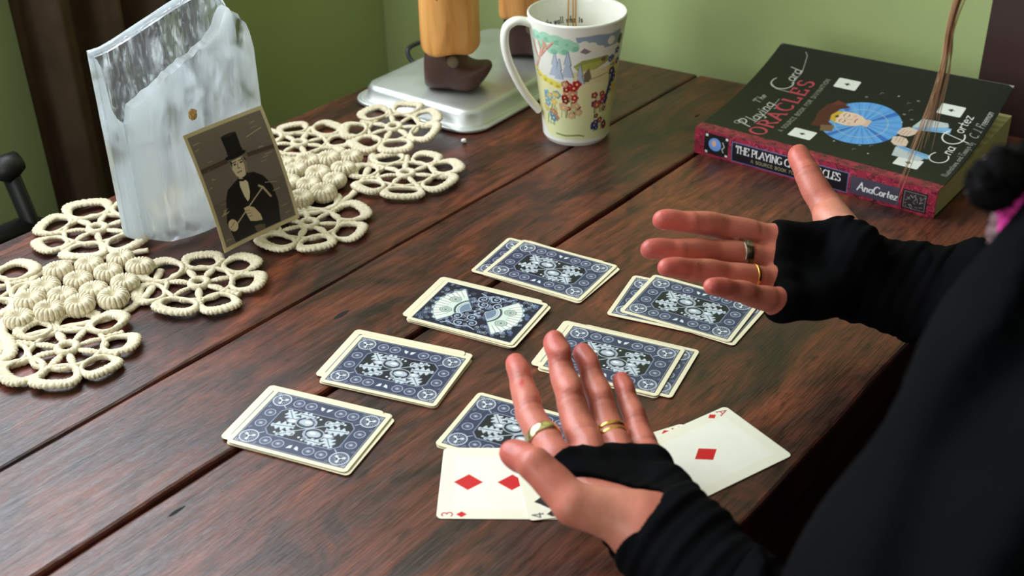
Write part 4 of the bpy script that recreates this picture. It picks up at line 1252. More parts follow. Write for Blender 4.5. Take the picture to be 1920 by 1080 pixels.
    cv.poly([(fxx - 11, fyy - 8), (fxx - 8, fyy - 14.5), (fxx, fyy - 16.5), (fxx + 8, fyy - 14.5), (fxx + 11, fyy - 8), (fxx, fyy - 11)], (206, 170, 60))
    cv.ell(fxx, fyy - 11, 2.2, 1.8, (96, 60, 40))
    for s in (-1, 1):
        cv.line([(fxx + s * 7.6, fyy - 2), (fxx + s * 5, fyy - .8), (fxx + s * 2.6, fyy - 2)], .7, (80, 52, 44)); cv.line([(fxx + s * 8, fyy - 5.2), (fxx + s * 5, fyy - 6.2), (fxx + s * 2.4, fyy - 5)], .7, (110, 70, 52))
        cv.ell(fxx + s * 7, fyy + 4, 2.4, 1.8, (232, 170, 150), al=.7)
    cv.line([(fxx, fyy - 4), (fxx - 1.2, fyy + 3), (fxx + 1.2, fyy + 3.4)], .6, (176, 132, 112)); cv.line([(fxx - 3.4, fyy + 8), (fxx, fyy + 7.2), (fxx + 3.4, fyy + 8)], 1.1, (186, 74, 74))
    # hands and blue sleeves
    for s, hx_, sl in ((1, 86, [(91, 172), (108, 176), (106, 205), (98, 206)]), (-1, 68, [(62, 172), (46, 175), (50, 205), (57, 204)])):
        cv.poly([(a * kx, b) for a, b in sl], (132, 182, 222)); cv.poly([(a * kx + s * 4, b) for a, b in sl[:2]] + [(sl[2][0] * kx + s * 7, sl[2][1] - 6), (sl[2][0] * kx + s * 1, sl[2][1] - 3)], (196, 202, 204))
        cv.line([(sl[0][0] * kx + s * 3, sl[0][1] + 4), (sl[3][0] * kx + s * 2, sl[3][1] - 2)], .6, (70, 110, 160))
        h_ = hx_ * kx
        cv.poly([(h_ + s * 8, 170), (h_ + s * 4, 165), (h_ - s * 5, 163.5), (h_ - s * 8, 168), (h_ - s * 7, 175), (h_ - s * 2, 179), (h_ + s * 6, 180)], (222, 196, 178))
        for q in range(3): cv.line([(h_ - s * 7, 167 + q * 3), (h_ + s * 2, 168 + q * 3)], .45, (150, 112, 96))
    # small scattered signs
    for i, (a, b) in enumerate([(126.3, 115.3), (136.6, 125.3), (138.3, 142.3), (137.4, 161.6), (130.3, 154.2), (98.9, 161.1), (106.4, 167.3), (35.3, 141.4), (34.6, 156.3), (45.0, 143.6), (48.5, 152.1), (41.2, 120.6), (112, 158), (120, 160)]):
        a *= kx
        if i % 3 == 0: cv.poly([(a, b - 2), (a + 1.5, b), (a, b + 2), (a - 1.5, b)], (120, 120, 116))
        elif i % 3 == 1: cv.line([(a - 1.5, b), (a + 1.5, b), (a + 1.5, b + 2.4)], .6, (130, 130, 124))
        else: cv.ell(a, b, .9, .9, (190, 190, 186))
    # author lines
    cv.line([(56 + 9 * math.cos(a), 212 + 8 * math.sin(a)) for a in np.linspace(-.8, -5.4, 20)], 1.2, (232, 232, 226))
    x = 64
    for ch in 'na': x = w_(ch, x, 219, 11, 1.0, (232, 232, 226), slant=.15, sx=1.1)
    cv.line([(92 + 11 * math.cos(a), 211 + 9.5 * math.sin(a)) for a in np.linspace(-.8, -5.4, 20)], 1.4, (232, 232, 226)); cv.line([(96, 200), (88, 226)], 1.0, (232, 232, 226))
    x = 100
    for ch in 'ortez': x = w_(ch, x, 216, 11, 1.0, (232, 232, 226), slant=.15, sx=1.1)
    w_('Illustrations and Essays by', 28, 230, 5.4, .55, (150, 150, 146), track=.05, sx=.92); w_('C. J. Freeman', 97, 230, 8, .7, (180, 180, 176), slant=.3, track=.03, sx=.85) if 'F' in GL else None
    # worn white corner and edges
    cv.poly([(W, 0), (W - 5, 0), (W, 4)], (120, 116, 108)); cv.line([(W - .3, 0), (W - .3, H)], .7, (120, 118, 112)); cv.poly([(W, H), (W - 4, H), (W, H - 6)], (150, 146, 138))
    gx, gy = np.meshgrid(cv.X, cv.Y, indexing='ij')
    # the front cover curls up towards the fore edge
    lift_end = 33 + 7 * (gy / H)
    k = np.clip(gx / W, 0, 1)
    z = TH + .35 + lift_end * np.clip((k - .04) / .96, 0, 1) ** 1.75
    xx = W * (k - .095 * k ** 3)
    top = np.stack([xx, -gy, z], -1).reshape(-1, 3); bot = np.stack([xx + .05, -gy, z - .45], -1).reshape(-1, 3)
    n = len(top); nx, ny = cv.nx, cv.ny
    ring = np.r_[np.arange(nx) * ny, (nx - 1) * ny + np.arange(1, ny), np.arange(nx - 2, -1, -1) * ny + ny - 1, np.arange(ny - 2, 0, -1)]
    r2 = np.roll(ring, -1)
    F = np.vstack([grid_faces(nx, ny), grid_faces(nx, ny, base=n)[:, ::-1], np.stack([ring, ring + n, r2 + n, r2], -1)])
    M_COV = printed('laminated_book_cover', rough=.32, var=.10, scale=25, bump=.05, spec=.3)
    from_np('front_cover', np.vstack([top, bot]) * MM, F, M_COV, rt, True, np.vstack([cv.cols(), np.tile([[206, 198, 178]], (n, 1))]))
    # spine
    sv = Canvas(H, TH + 1.0, 2.6, (150, 40, 62))
    scribble(sv, 0, H, 0, TH + 1, 420)
    sv.rect(10.6, 3, 36, 24, BK); sv.ell(22, 14, 6.6, 6.6, (110, 150, 214)); sv.ell(21, 15, 2.4, 3.2, (214, 170, 150))
    for a, b in ((13, 22), (34, 22), (13, 5), (34, 5)): sv.rect(a - 1.3, b - 1.2, a + 1.3, b + 1.2, (224, 224, 220))
    sv.line([(31, 8), (29.5, 11), (32, 14), (30, 18)], 1.0, (190, 190, 186))
    sv.rect(39.4, 1.8, 155.2, 22.2, (104, 104, 150)); sv.rect(40.4, 2.8, 154.2, 21.2, (24, 22, 28))
    write(sv, 'THE PLAYING CARD ORACLES', 44, 12.0, 7.0, 1.0, (226, 226, 222), serif=True, track=.045, sx=.90, wide=1)
    write(sv, 'A SOURCE BOOK FOR DIVINATION', 60, 5.6, 3.2, .6, (150, 142, 110), track=.22)
    sv.poly([(157, 3.2), (202, 3.2), (202, 20.6), (157, 20.6)], (74, 68, 82))
    write(sv, 'Ana', 164, 8.4, 7.6, 1.1, (232, 232, 230), slant=.12, wide=1); write(sv, 'Cortez', 178.5, 8.4, 7.6, 1.1, (232, 232, 230), slant=.12, sx=.92, wide=1)
    sv.rect(204.6, 2.6, 226.4, 21.4, (30, 26, 28)); sv.rect(205.8, 3.8, 225.2, 20.2, (120, 112, 112)); sv.rect(206.6, 4.6, 224.4, 19.4, (52, 46, 48))
    for _ in range(26): a, b = rd.uniform(208, 223), rd.uniform(6, 18); sv.line([(a, b), (a + rd.uniform(-3, 3), b + rd.uniform(-3, 3))], .6, (150, 142, 140))
    gx, gy = np.meshgrid(sv.X, sv.Y, indexing='ij')
    bulge = -1.2 * np.sin(np.clip(gy / (TH + 1), 0, 1) * PI)
    V0 = np.stack([bulge, -gx, gy * (TH + .35) / (TH + 1)], -1).reshape(-1, 3); V1 = V0 + [.5, 0, 0]
    n = len(V0); nx, ny = sv.nx, sv.ny
    ring = np.r_[np.arange(nx) * ny, (nx - 1) * ny + np.arange(1, ny), np.arange(nx - 2, -1, -1) * ny + ny - 1, np.arange(ny - 2, 0, -1)]; r2 = np.roll(ring, -1)
    F = np.vstack([grid_faces(nx, ny)[:, ::-1], grid_faces(nx, ny, base=n), np.stack([ring, r2, r2 + n, ring + n], -1)])
    from_np('spine', np.vstack([V0, V1]) * MM, F, M_COV, rt, True, np.vstack([sv.cols(), np.tile([[206, 198, 178]], (n, 1))]))
    box('back_cover', (.0, -H * MM, .0), (W * MM, 0, .0005), plain('book_back_board', (40, 34, 36), rough=.4), rt)
    # page block: top leaves fan up a little with the cover
    paper, nt, bs = new_mat('cream_page_edges')
    N = nt.nodes; Lk = nt.links.new
    tc = N.new('ShaderNodeTexCoord'); wv = N.new('ShaderNodeTexWave'); wv.bands_direction = 'Z'; wv.inputs['Scale'].default_value = 420; wv.inputs['Distortion'].default_value = 1.5; Lk(tc.outputs['Object'], wv.inputs[0])
    rp = N.new('ShaderNodeValToRGB'); rp.color_ramp.elements[0].color = L4((196, 184, 132)); rp.color_ramp.elements[1].color = L4((226, 216, 168)); Lk(wv.outputs[0], rp.inputs[0]); Lk(rp.outputs[0], bs.inputs['Base Color']); bs.inputs['Roughness'].default_value = .9
    n1 = 30
    xs = np.linspace(.6, W - 2.0, n1)
    k = xs / W
    prof_t = TH - .6 + (6.0) * np.clip((k - .1) / .9, 0, 1) ** 2.2
    bm = bmesh.new()
    A = []
    for y in (-1.2, -H + 1.2):
        A.append(([bm.verts.new((x * MM, y * MM, .0006)) for x in xs], [bm.verts.new((x * MM, y * MM, zt * MM)) for x, zt in zip(xs, prof_t)]))
    for i in range(n1 - 1):
        bm.faces.new((A[0][1][i], A[0][1][i + 1], A[1][1][i + 1], A[1][1][i])); bm.faces.new((A[0][0][i], A[1][0][i], A[1][0][i + 1], A[0][0][i + 1]))
        for s in (0, 1): bm.faces.new((A[s][0][i], A[s][0][i + 1], A[s][1][i + 1], A[s][1][i]))
    for i in (0, n1 - 1): bm.faces.new((A[0][0][i], A[0][1][i], A[1][1][i], A[1][0][i]))
    from_bm('page_block', bm, paper, rt)
book()

# ------------------------------------------------------------------ playing cards
CW, CH = 63.5, 88.9      # portrait size
def card_mesh(name, cv):
    """cv drawn in card-local mm: x along the long side, y across, centred"""
    nx, ny = cv.nx, cv.ny
    gx, gy = np.meshgrid(cv.X, cv.Y, indexing='ij')
    hx, hy, r = CH / 2, CW / 2, 3.6
    ax, ay = np.abs(gx) - (hx - r), np.abs(gy) - (hy - r)
    d = np.hypot(np.maximum(ax, 0), np.maximum(ay, 0))
    out = (ax > 0) & (ay > 0) & (d > r)
    f = np.where(out, r / np.maximum(d, 1e-9), 1)
    gx = np.where(out, np.sign(gx) * (hx - r + ax * f), gx); gy = np.where(out, np.sign(gy) * (hy - r + ay * f), gy)
    t = .30
    top = np.stack([gx, gy, np.full_like(gx, t)], -1).reshape(-1, 3)
    n = len(top)
    ring = np.r_[np.arange(nx) * ny, (nx - 1) * ny + np.arange(1, ny), np.arange(nx - 2, -1, -1) * ny + ny - 1, np.arange(ny - 2, 0, -1)]
    k = len(ring); i = np.arange(k); j = (i + 1) % k
    low = top[ring].copy(); low[:, 2] = 0
    rim = top[ring].copy(); rim[:, 2] = t - .02
    V = np.vstack([top, rim, low, [[0, 0, 0]]])
    F = np.vstack([grid_faces(nx, ny), np.stack([ring[i], n + i, n + j, ring[j]], -1), np.stack([n + i, n + k + i, n + k + j, n + j], -1),
                   np.stack([n + k + i, np.full(k, n + 2 * k), np.full(k, n + 2 * k), n + k + j], -1)])
    col = np.vstack([cv.cols(), np.tile([[214, 200, 164]], (2 * k + 1, 1))])
    me = bpy.data.meshes.new(name)
    q = F[:-k]; tri = F[-k:][:, [0, 1, 3]]
    me.vertices.add(len(V)); me.vertices.foreach_set('co', (V * MM).astype(np.float32).ravel())
    lv = np.concatenate([q.ravel(), tri.ravel()]).astype(np.int32)
    me.loops.add(len(lv)); me.loops.foreach_set('vertex_index', lv)
    tot = np.concatenate([np.full(len(q), 4), np.full(len(tri), 3)]).astype(np.int32)
    me.polygons.add(len(tot)); me.polygons.foreach_set('loop_start', np.concatenate([[0], np.cumsum(tot)[:-1]]).astype(np.int32)); me.polygons.foreach_set('loop_total', tot)
    me.update(calc_edges=True); me.validate()
    ca = me.color_attributes.new('Col', 'FLOAT_COLOR', 'POINT')
    rgba = np.ones((len(V), 4), np.float32); rgba[:, :3] = lin(col); ca.data.foreach_set('color', rgba.ravel())
    me.materials.append(M_CARD)
    return me
M_CARD = printed('varnished_card_stock', rough=.38, var=.05, scale=45, spec=.45)
RES = 2.9
CREAM = (238, 228, 196)
SLATE, NAVY, PALE, GREY = (54, 58, 86), (24, 27, 46), (216, 222, 228), (150, 156, 174)

def leaf(cv, bx, by, tx, ty, w, col=(196, 204, 212), lobes=4):
    L = math.hypot(tx - bx, ty - by); ux, uy = (tx - bx) / L, (ty - by) / L
    up, dn = [], []
    for i in range(41):
        t = i / 40
        h = 1.3 * w * math.sin(PI * min(1, t * .90 + .08)) ** .6 * (.70 + .34 * math.cos(2 * PI * lobes * t + .4))
        px, py = bx + ux * L * t, by + uy * L * t
        up.append((px - uy * h, py + ux * h)); dn.append((px + uy * h, py - ux * h))
    P = up + dn[::-1]
    cv.poly([(p[0] + .5, p[1] - .6) for p in P], (120, 130, 146)); cv.poly(P, col)
    cv.line([(bx, by), (tx - ux, ty - uy)], .55, (58, 66, 86))

def oak_back():
    cv = Canvas(CH, CW, RES, CREAM, -CH / 2, -CW / 2)
    hx, hy = 41.2, 28.5
    cv.rect(-hx, -hy, hx, hy, NAVY); cv.rect(-hx + .7, -hy + .7, hx - .7, hy - .7, (170, 174, 188)); cv.rect(-hx + 1.1, -hy + 1.1, hx - 1.1, hy - 1.1, SLATE)
    rd = random.Random(3)
    for _ in range(150):      # faint engraving in the ground
        x, y = rd.uniform(-39, 39), rd.uniform(-26, 26); cv.spiral(x, y, .3, 1.3, rd.uniform(0, 6), 1.1, .22, (96, 102, 130))
    def wheel(x, y, R):
        cv.ell(x, y, R, R, (48, 52, 76)); cv.ell(x, y, R, R, PALE, ring=.7); cv.ell(x, y, R * .88, R * .88, GREY, ring=.25)
        for i in range(18):
            a = 2 * PI * i / 18; cv.line([(x + R * .38 * math.cos(a), y + R * .38 * math.sin(a)), (x + R * .84 * math.cos(a), y + R * .84 * math.sin(a))], .42, (176, 182, 196))
        for i in range(3):
            a = 2 * PI * i / 3 + .5; cv.poly([(x, y), (x + R * .62 * math.cos(a - .32), y + R * .62 * math.sin(a - .32)), (x + R * .72 * math.cos(a), y + R * .72 * math.sin(a)), (x + R * .62 * math.cos(a + .32), y + R * .62 * math.sin(a + .32))], PALE)
        cv.ell(x, y, .8, .8, (230, 232, 236))
    def disc(x, y, R):
        cv.ell(x, y, R, R, (58, 62, 88)); cv.ell(x, y, R, R, (184, 190, 204), ring=.55); cv.ell(x, y, R * .72, R * .72, (98, 104, 130), ring=.25)
        cv.ell(x, y, R * .62, R * .52, (92, 98, 124)); cv.ell(x, y, R * .40, R * .34, (140, 146, 166)); cv.ell(x, y, R * .18, R * .15, (190, 196, 208))
    for sx in (-1, 1):
        for sy in (-1, 1):
            wheel(sx * 33.4, sy * 20.8, 6.2)
            disc(sx * 20.6, sy * 21.4, 3.7); disc(sx * 11.2, sy * 21.4, 3.7); disc(sx * 33.8, sy * 6.0, 3.6)
            cv.spiral(sx * 39, sy * 26.4, .3, 1.4, 0, 1.2, .35, PALE); cv.spiral(sx * 26.5, sy * 25.8, .3, 1.3, 1, 1.1, .3, GREY); cv.spiral(sx * 38.4, sy * 12, .3, 1.3, 1, 1.1, .3, GREY)
            cv.poly([(sx * 1.0, sy * 22.6), (sx * 4.6, sy * 23.6), (sx * 3.2, sy * 20.4), (sx * 1.4, sy * 19.4)], PALE)
            cv.line([(sx * 26.2, sy * 13.6), (sx * 29, sy * 16)], .5, PALE)
    pan = [(-27, 9.6), (-22.6, 14.2), (22.6, 14.2), (27, 9.6), (27, -9.6), (22.6, -14.2), (-22.6, -14.2), (-27, -9.6)]
    cv.poly([(x * 1.035, y * 1.06) for x, y in pan], (168, 174, 190)); cv.poly([(x * 1.018, y * 1.03) for x, y in pan], SLATE); cv.poly(pan, (20, 22, 34))
    for s in (1, -1):
        R_ = lambda x, y: (s * x, s * y)
        def lf(a, b, c, d, w, **k): leaf(cv, *R_(a, b), *R_(c, d), w, **k)
        lf(-14.0, 3.0, -22.6, 13.4, 3.9); lf(-3.5, 11.5, -15.0, 11.8, 3.0, lobes=3); lf(-10.5, -2.2, -26.4, -5.0, 3.7); lf(-7.5, -6.5, -18.5, -13.2, 2.6, lobes=3)
        cx, cy = R_(-15.2, 3.0); cv.ell(cx, cy, 4.0, 2.6, (64, 70, 90), rot=.15); cv.ell(cx, cy, 3.5, 2.1, (196, 204, 212), rot=.15); cv.ell(cx + s * .8, cy + .5, 1.6, .8, (236, 238, 240), rot=.15)
        cx, cy = R_(-5.4, 4.6); cv.ell(cx, cy, 7.2, 5.6, (170, 178, 190), ring=.8); cv.ell(cx, cy, 5.6, 4.1, (60, 66, 86)); cv.ell(cx, cy, 5.0, 3.4, (176, 186, 196)); cv.ell(cx + s * 1.2, cy + .7, 2.3, 1.3, (228, 232, 236)); cv.line([(cx - s * 3.6, cy - 2.4), (cx + s * .4, cy - 3.2)], .5, (70, 76, 96))
        cx, cy = R_(-9.0, -9.6); cv.spiral(cx, cy, .5, 3.0, 1.2 + (0 if s > 0 else PI), 1.4, .8, (190, 196, 206))
        cv.line([R_(-12.5, -7.5), R_(-7, -5.0), R_(-2, -1.5), R_(2.5, 1.5)], .8, (180, 188, 198)); cv.line([R_(-2, -1.5), R_(0, -7.5), R_(3, -9.0)], .6, (180, 188, 198)); cv.spiral(*R_(2.4, -10.8), .4, 2.0, 2, 1.2, .6, (180, 188, 198))
        for x, y in ((-1, 12.5), (2, 11), (-20, -11.5)): cv.ell(*R_(x, y), .9, .9, PALE)
    return card_mesh('oak_leaf_back', cv)

def fan_back():
    cv = Canvas(CH, CW, RES, CREAM, -CH / 2, -CW / 2)
    hx, hy = 41.2, 28.5
    cv.rect(-hx, -hy, hx, hy, (52, 66, 104)); cv.rect(-hx + .8, -hy + .8, hx - .8, hy - .8, NAVY)
    rd = random.Random(9)
    LB = (156, 172, 200)
    for _ in range(330):
        x, y = rd.uniform(-38.5, 38.5), rd.uniform(-26, 26); cv.spiral(x, y, .3, rd.uniform(1.2, 2.4), rd.uniform(0, 6), rd.choice((-1, 1)) * 1.3, .38, rd.choice([LB, (112, 130, 170), (190, 202, 218)]))
    for s in (1, -1):
        R_ = lambda x, y: (s * x, s * y)
        ax, ay = 5.6 * -1, 0
        def pt(r, a): return R_(ax + r * math.cos(math.radians(180 + a)), ay + r * math.sin(math.radians(180 + a)))
        sc = [pt(30.5 + .9 * math.sin(math.radians(a * 26)), a) for a in range(-56, 57, 1)]
        cv.poly([pt(8.4, 57)] + [pt(8.4, a) for a in range(56, -58, -8)] + sc, (88, 104, 132))
        cv.poly([pt(9, a) for a in range(54, -56, -6)] + [pt(29.6 + .8 * math.sin(math.radians(a * 26)), a) for a in range(-54, 55)], (216, 226, 216))
        for a in range(-50, 54, 8):
            cv.poly([pt(20, a - 3), pt(28, a - 3.2), pt(28.8, a), pt(28, a + 3.2), pt(20, a + 3)], (236, 240, 228)); cv.line([pt(19, a - 4), pt(28.5, a - 4)], .45, (110, 130, 134))
            cv.ell(*pt(12.6, a), 1.0, 1.0, (64, 78, 92))
        for a in (-24, 24):
            x, y = pt(19.5, a); cv.ell(x, y, 4.6, 3.8, (196, 206, 190)); cv.ell(x, y, 4.6, 3.8, (96, 120, 124), ring=.5); cv.ell(x, y, 2.7, 2.2, (128, 146, 146), ring=.6); cv.ell(x, y, 1.1, 1.0, (88, 110, 120))
        cv.line([pt(10.2, a) for a in range(-54, 56, 6)], .6, (140, 152, 160)); cv.line([pt(29, a) for a in range(-54, 56, 3)], .5, (120, 136, 146))
        cv.poly([(s * ax, 0)] + [pt(9.2, a) for a in range(-54, 56, 6)], (118, 136, 160)); cv.line([(s * ax, 0)] + [pt(9.2, a) for a in range(-54, 56, 6)], .5, (200, 208, 216), closed=True)
        # big scrolls above and below the centre
        for x, y, q in ((-4, 17, 1), (6, 20, -1), (11, 12, 1), (0, 10, -1)):
            cv.ell(*R_(x, y), 4.2, 3.2, NAVY); cv.spiral(*R_(x, y), .6, 4.4, q + s, q * 1.5, .85, (188, 200, 220)); cv.ell(*R_(x, y), 1.2, 1.0, (110, 130, 160))
        cv.line([R_(-9, 24), R_(-3, 21.5), R_(5, 24.5), R_(14, 22), R_(18, 25)], .8, (188, 200, 220))
    for x, y in ((0, 3), (2, -2), (-2, -1), (0, -5), (0, 6)): cv.ell(x, y, 1.0, 1.2, (176, 190, 210))
    return card_mesh('fan_back', cv)

def wide_back():
    cv = Canvas(CH, CW, 1.2, CREAM, -CH / 2, -CW / 2)
    cv.rect(-38.9, -26.2, 38.9, 26.2, (92, 98, 116)); cv.rect(-38.3, -25.6, 38.3, 25.6, SLATE)
    return card_mesh('wide_margin_back', cv)

RED, BLK = (204, 24, 36), (30, 30, 32)
def face_card(name, rank, suit, pips):
    cv = Canvas(CH, CW, RES, (242, 238, 216), -CH / 2, -CW / 2)
    cv.rect(-36, -24, 36, 24, (244, 242, 226))
    P = lambda X, Y: (-Y, X)          # portrait (right, up) -> card local
    def pip(X, Y, s, flip):
        f = -1 if flip else 1
        if suit == 'D':
            cv.poly([P(X, Y + 9 * s), P(X + 7 * s, Y), P(X, Y - 9 * s), P(X - 7 * s, Y)], RED)
        else:
            q = [(0, 9), (2.5, 5.6), (6.3, 1.5), (7.2, -2.2), (5.4, -5), (2.8, -4.6), (1.0, -3.2), (1.4, -6.4), (3, -8.6), (-3, -8.6), (-1.4, -6.4), (-1.0, -3.2), (-2.8, -4.6), (-5.4, -5), (-7.2, -2.2), (-6.3, 1.5), (-2.5, 5.6)]
            cv.poly([P(X + a * s, Y + f * b * s) for a, b in q], BLK)
    for X, Y, fl in pips: pip(X, Y, 1.0, fl)
    ink = (176, 44, 60) if suit == 'D' else (70, 70, 76)
    for f in (1, -1):
        write(cv, rank, -30.0, 35.0, 6.4, .75, ink, fx=lambda a, b, f=f: P(f * a, f * b), serif=rank in 'A4')
        pip(f * -28.0, f * 29.5, .36, f < 0)
    return card_mesh(name, cv)
ME = {'oak': oak_back(), 'wide': wide_back(), 'fan': fan_back(),
      '3D': face_card('three_of_diamonds', '3', 'D', [(0, 27, 0), (0, 0, 0), (0, -27, 1)]),
      '4S': face_card('four_of_spades', '4', 'S', [(-16.5, 29.5, 0), (16.5, 29.5, 0), (-16.5, -29.5, 1), (16.5, -29.5, 1)]),
      'AD': face_card('ace_of_diamonds', 'A', 'D', [(0, 0, 0)]),
      '2D': face_card('two_of_diamonds', '2', 'D', [(0, 25, 0), (0, -25, 1)])}

def card(me, x, y, deg, z, label, group=None, tilt=(0, 0)):
    o = bpy.data.objects.new('playing_card', ME[me]); C.objects.link(o)
    o.location = (x * MM, y * MM, z * MM); o.rotation_euler = (tilt[0], tilt[1], math.radians(deg))
    return tag(o, label, 'card', group)

STEP = .34
def pile(top, me, under, n, where, seed, spread=.9):
    """top = (x,y,deg); under = list of (x,y,deg,label) that show beside the top card; the rest lie hidden between"""
    rd = random.Random(seed)
    grp = 'cards in the ' + where
    z = .02
    k = n - 1 - len(under)
    for i in range(k):
        card('oak', top[0] + rd.uniform(-spread, spread), top[1] + rd.uniform(-spread, spread), top[2] + rd.uniform(-1, 1), z, ('lowest', 'second lowest', 'third lowest', 'fourth lowest', 'fifth lowest', 'sixth lowest')[i] + ' cream edged card in the ' + where, grp); z += STEP
    for (x, y, d, lb, *mk) in under:
        card(mk[0] if mk else 'oak', x, y, d, z, lb, grp); z += STEP
    a = card(me, top[0], top[1], top[2], z, ('top card with fan pattern back on the ' if me == 'fan' else 'top card with blue oak leaf back on the ') + where, grp)
    return a
pile((-134.5, 655.1, -22.9), 'oak', [(-132.2, 653.6, -23.8, 'lower card peeking out at the right of the front left pile'), (-133.4, 656.6, -22.3, 'card showing a cream strip at the back edge of the front left pile', 'wide'), (-139.4, 660.2, -22.6, 'bluish glinting card sticking out left of the front left pile', 'wide')], 7, 'front left pile', 1)
pile((-82.5, 722.1, -22.0), 'oak', [(-81.2, 727.0, -22.4, 'card showing a wide cream strip behind the second pile from the left', 'wide'), (-86.3, 729.8, -22.2, 'card sticking out at the back left of the second pile from the left', 'wide')], 7, 'second pile from the left', 2)
pile((-26.0, 795.6, -27.0), 'fan', [(-24.0, 793.6, -27.6, 'lower card showing at the right edge of the fan pattern pile'), (-29.8, 801.2, -26.8, 'card with a broad cream strip left of the fan pattern one', 'wide')], 9, 'fan pattern pile', 3)
pile((30.7, 858.6, -32.1), 'oak', [(32.6, 857.4, -34.8, 'card tip peeking out low at the right of the farthest pile'), (21.0, 864.2, -29.6, 'card with blue back half covered at left of the farthest pile')], 6, 'farthest pile', 4)
pile((134.3, 797.9, -30.9), 'oak', [(139.0, 795.2, -33.5, 'cream card corner peeking out right under the pile below the upper hand'), (123.6, 800.6, -24.5, 'blue backed card turned askew left of the pile below the upper hand')], 5, 'pile below the upper hand', 5)
pile((70.0, 730.7, -25.1), 'oak', [(79.8, 729.6, -25.6, 'card with dark backing showing at the right of the centre pile'), (65.2, 735.2, -25.4, 'card with cream border showing at the left of the centre pile', 'wide')], 6, 'centre pile behind the lower hand', 6)
pile((2.0, 645.6, -26.0), 'oak', [], 5, 'pile half under the three of diamonds', 7, spread=.35)
card('3D', -2.3, 596.4, -2.3, 2.0, 'three of diamonds lying face up at the lower left of the face up cards', 'face up cards', tilt=(.055, 0))
card('4S', 46.5, 599.9, 8.2, 2.55, 'four of spades lying face up across the three of diamonds', 'face up cards', tilt=(.055, 0))
card('2D', 82.7, 608.4, 23.9, .02, 'red card mostly hidden beneath the ace of diamonds', 'face up cards')
card('AD', 120.8, 622.2, 32.5, .40, 'ace of diamonds lying face up at the near table edge', 'face up cards')

# ------------------------------------------------------------------ person: signed distance modelling, polygonised with surface nets
class Field:
    def __init__(self, lo, hi, h):
        self.lo = np.array(lo, float); self.h = h
        self.n = np.ceil((np.array(hi) - self.lo) / h).astype(int) + 1
        ax = [self.lo[i] + h * np.arange(self.n[i]) for i in range(3)]
        self.P = np.stack(np.meshgrid(*ax, indexing='ij'), -1).astype(np.float32)
    def cone(self, a, b, ra, rb):
        a = np.array(a, np.float32); b = np.array(b, np.float32); ab = b - a
        pa = self.P - a
        t = np.clip(pa @ ab / float(ab @ ab + 1e-9), 0, 1)
        d = np.sqrt(((pa - t[..., None] * ab) ** 2).sum(-1))
        return d - (ra + (rb - ra) * t)
    def ball(self, c, r):
        return np.sqrt(((self.P - np.array(c, np.float32)) ** 2).sum(-1)) - r
    def ellip(self, c, R, r):
        """R rows = axes, r = radii"""
        q = (self.P - np.array(c, np.float32)) @ np.array(R, np.float32).T / np.array(r, np.float32)
        k = np.sqrt((q ** 2).sum(-1))
        return (k - 1) * min(r)
    def plane(self, p, n):
        return (self.P - np.array(p, np.float32)) @ np.array(n, np.float32)
def smin(a, b, k):
    h = np.clip(.5 + .5 * (b - a) / k, 0, 1)
    return b + (a - b) * h - k * h * (1 - h)
def smax(a, b, k): return -smin(-a, -b, k)

def surface_nets(F, lo, h):
    nx, ny, nz = F.shape
    ins = F < 0
    c = np.zeros((nx - 1, ny - 1, nz - 1), np.int8)
    for dx in (0, 1):
        for dy in (0, 1):
            for dz in (0, 1):
                c += ins[dx:nx - 1 + dx, dy:ny - 1 + dy, dz:nz - 1 + dz]
    act = (c > 0) & (c < 8)
    I, J, K = np.nonzero(act)
    idx = np.full(act.shape, -1, np.int64); idx[I, J, K] = np.arange(len(I))
    acc = np.zeros((len(I), 3)); cnt = np.zeros(len(I))
    corners = [(a, b, d) for a in (0, 1) for b in (0, 1) for d in (0, 1)]
    for p in corners:
        for ax in range(3):
            if p[ax]: continue
            q = list(p); q[ax] = 1
            fa = F[I + p[0], J + p[1], K + p[2]]; fb = F[I + q[0], J + q[1], K + q[2]]
            m_ = (fa < 0) != (fb < 0)
            t = np.where(m_, fa / np.where(fa == fb, 1, fa - fb), 0)
            off = np.tile(np.array(p, float), (len(I), 1)); off[:, ax] += t
            acc += np.where(m_[:, None], off, 0); cnt += m_
    V = (np.stack([I, J, K], 1) + acc / np.maximum(cnt, 1)[:, None]) * h + lo
    faces = []
    for ax in range(3):
        a1, a2 = (ax + 1) % 3, (ax + 2) % 3
        s0 = [slice(None)] * 3; s1 = [slice(None)] * 3
        s0[ax] = slice(0, -1); s1[ax] = slice(1, None)
        A, B = ins[tuple(s0)], ins[tuple(s1)]
        E = np.argwhere(A != B)
        ok = (E[:, a1] > 0) & (E[:, a2] > 0) & (E[:, a1] < F.shape[a1] - 1) & (E[:, a2] < F.shape[a2] - 1)
        E = E[ok]
        flip = A[tuple(E.T)]
        def cell(d1, d2):
            q = E.copy(); q[:, a1] -= d1; q[:, a2] -= d2
            return idx[q[:, 0], q[:, 1], q[:, 2]]
        Q = np.stack([cell(1, 1), cell(0, 1), cell(0, 0), cell(1, 0)], 1)
        Q = np.where(flip[:, None], Q, Q[:, ::-1])
        faces.append(Q)
    Fq = np.vstack(faces)
    return V, Fq[(Fq >= 0).all(1)]

def sample(Fld, field, V):
    q = np.clip(((V - Fld.lo) / Fld.h), 0, np.array(field.shape) - 1.001)
    i = q.astype(int)
    return field[i[:, 0], i[:, 1], i[:, 2]]

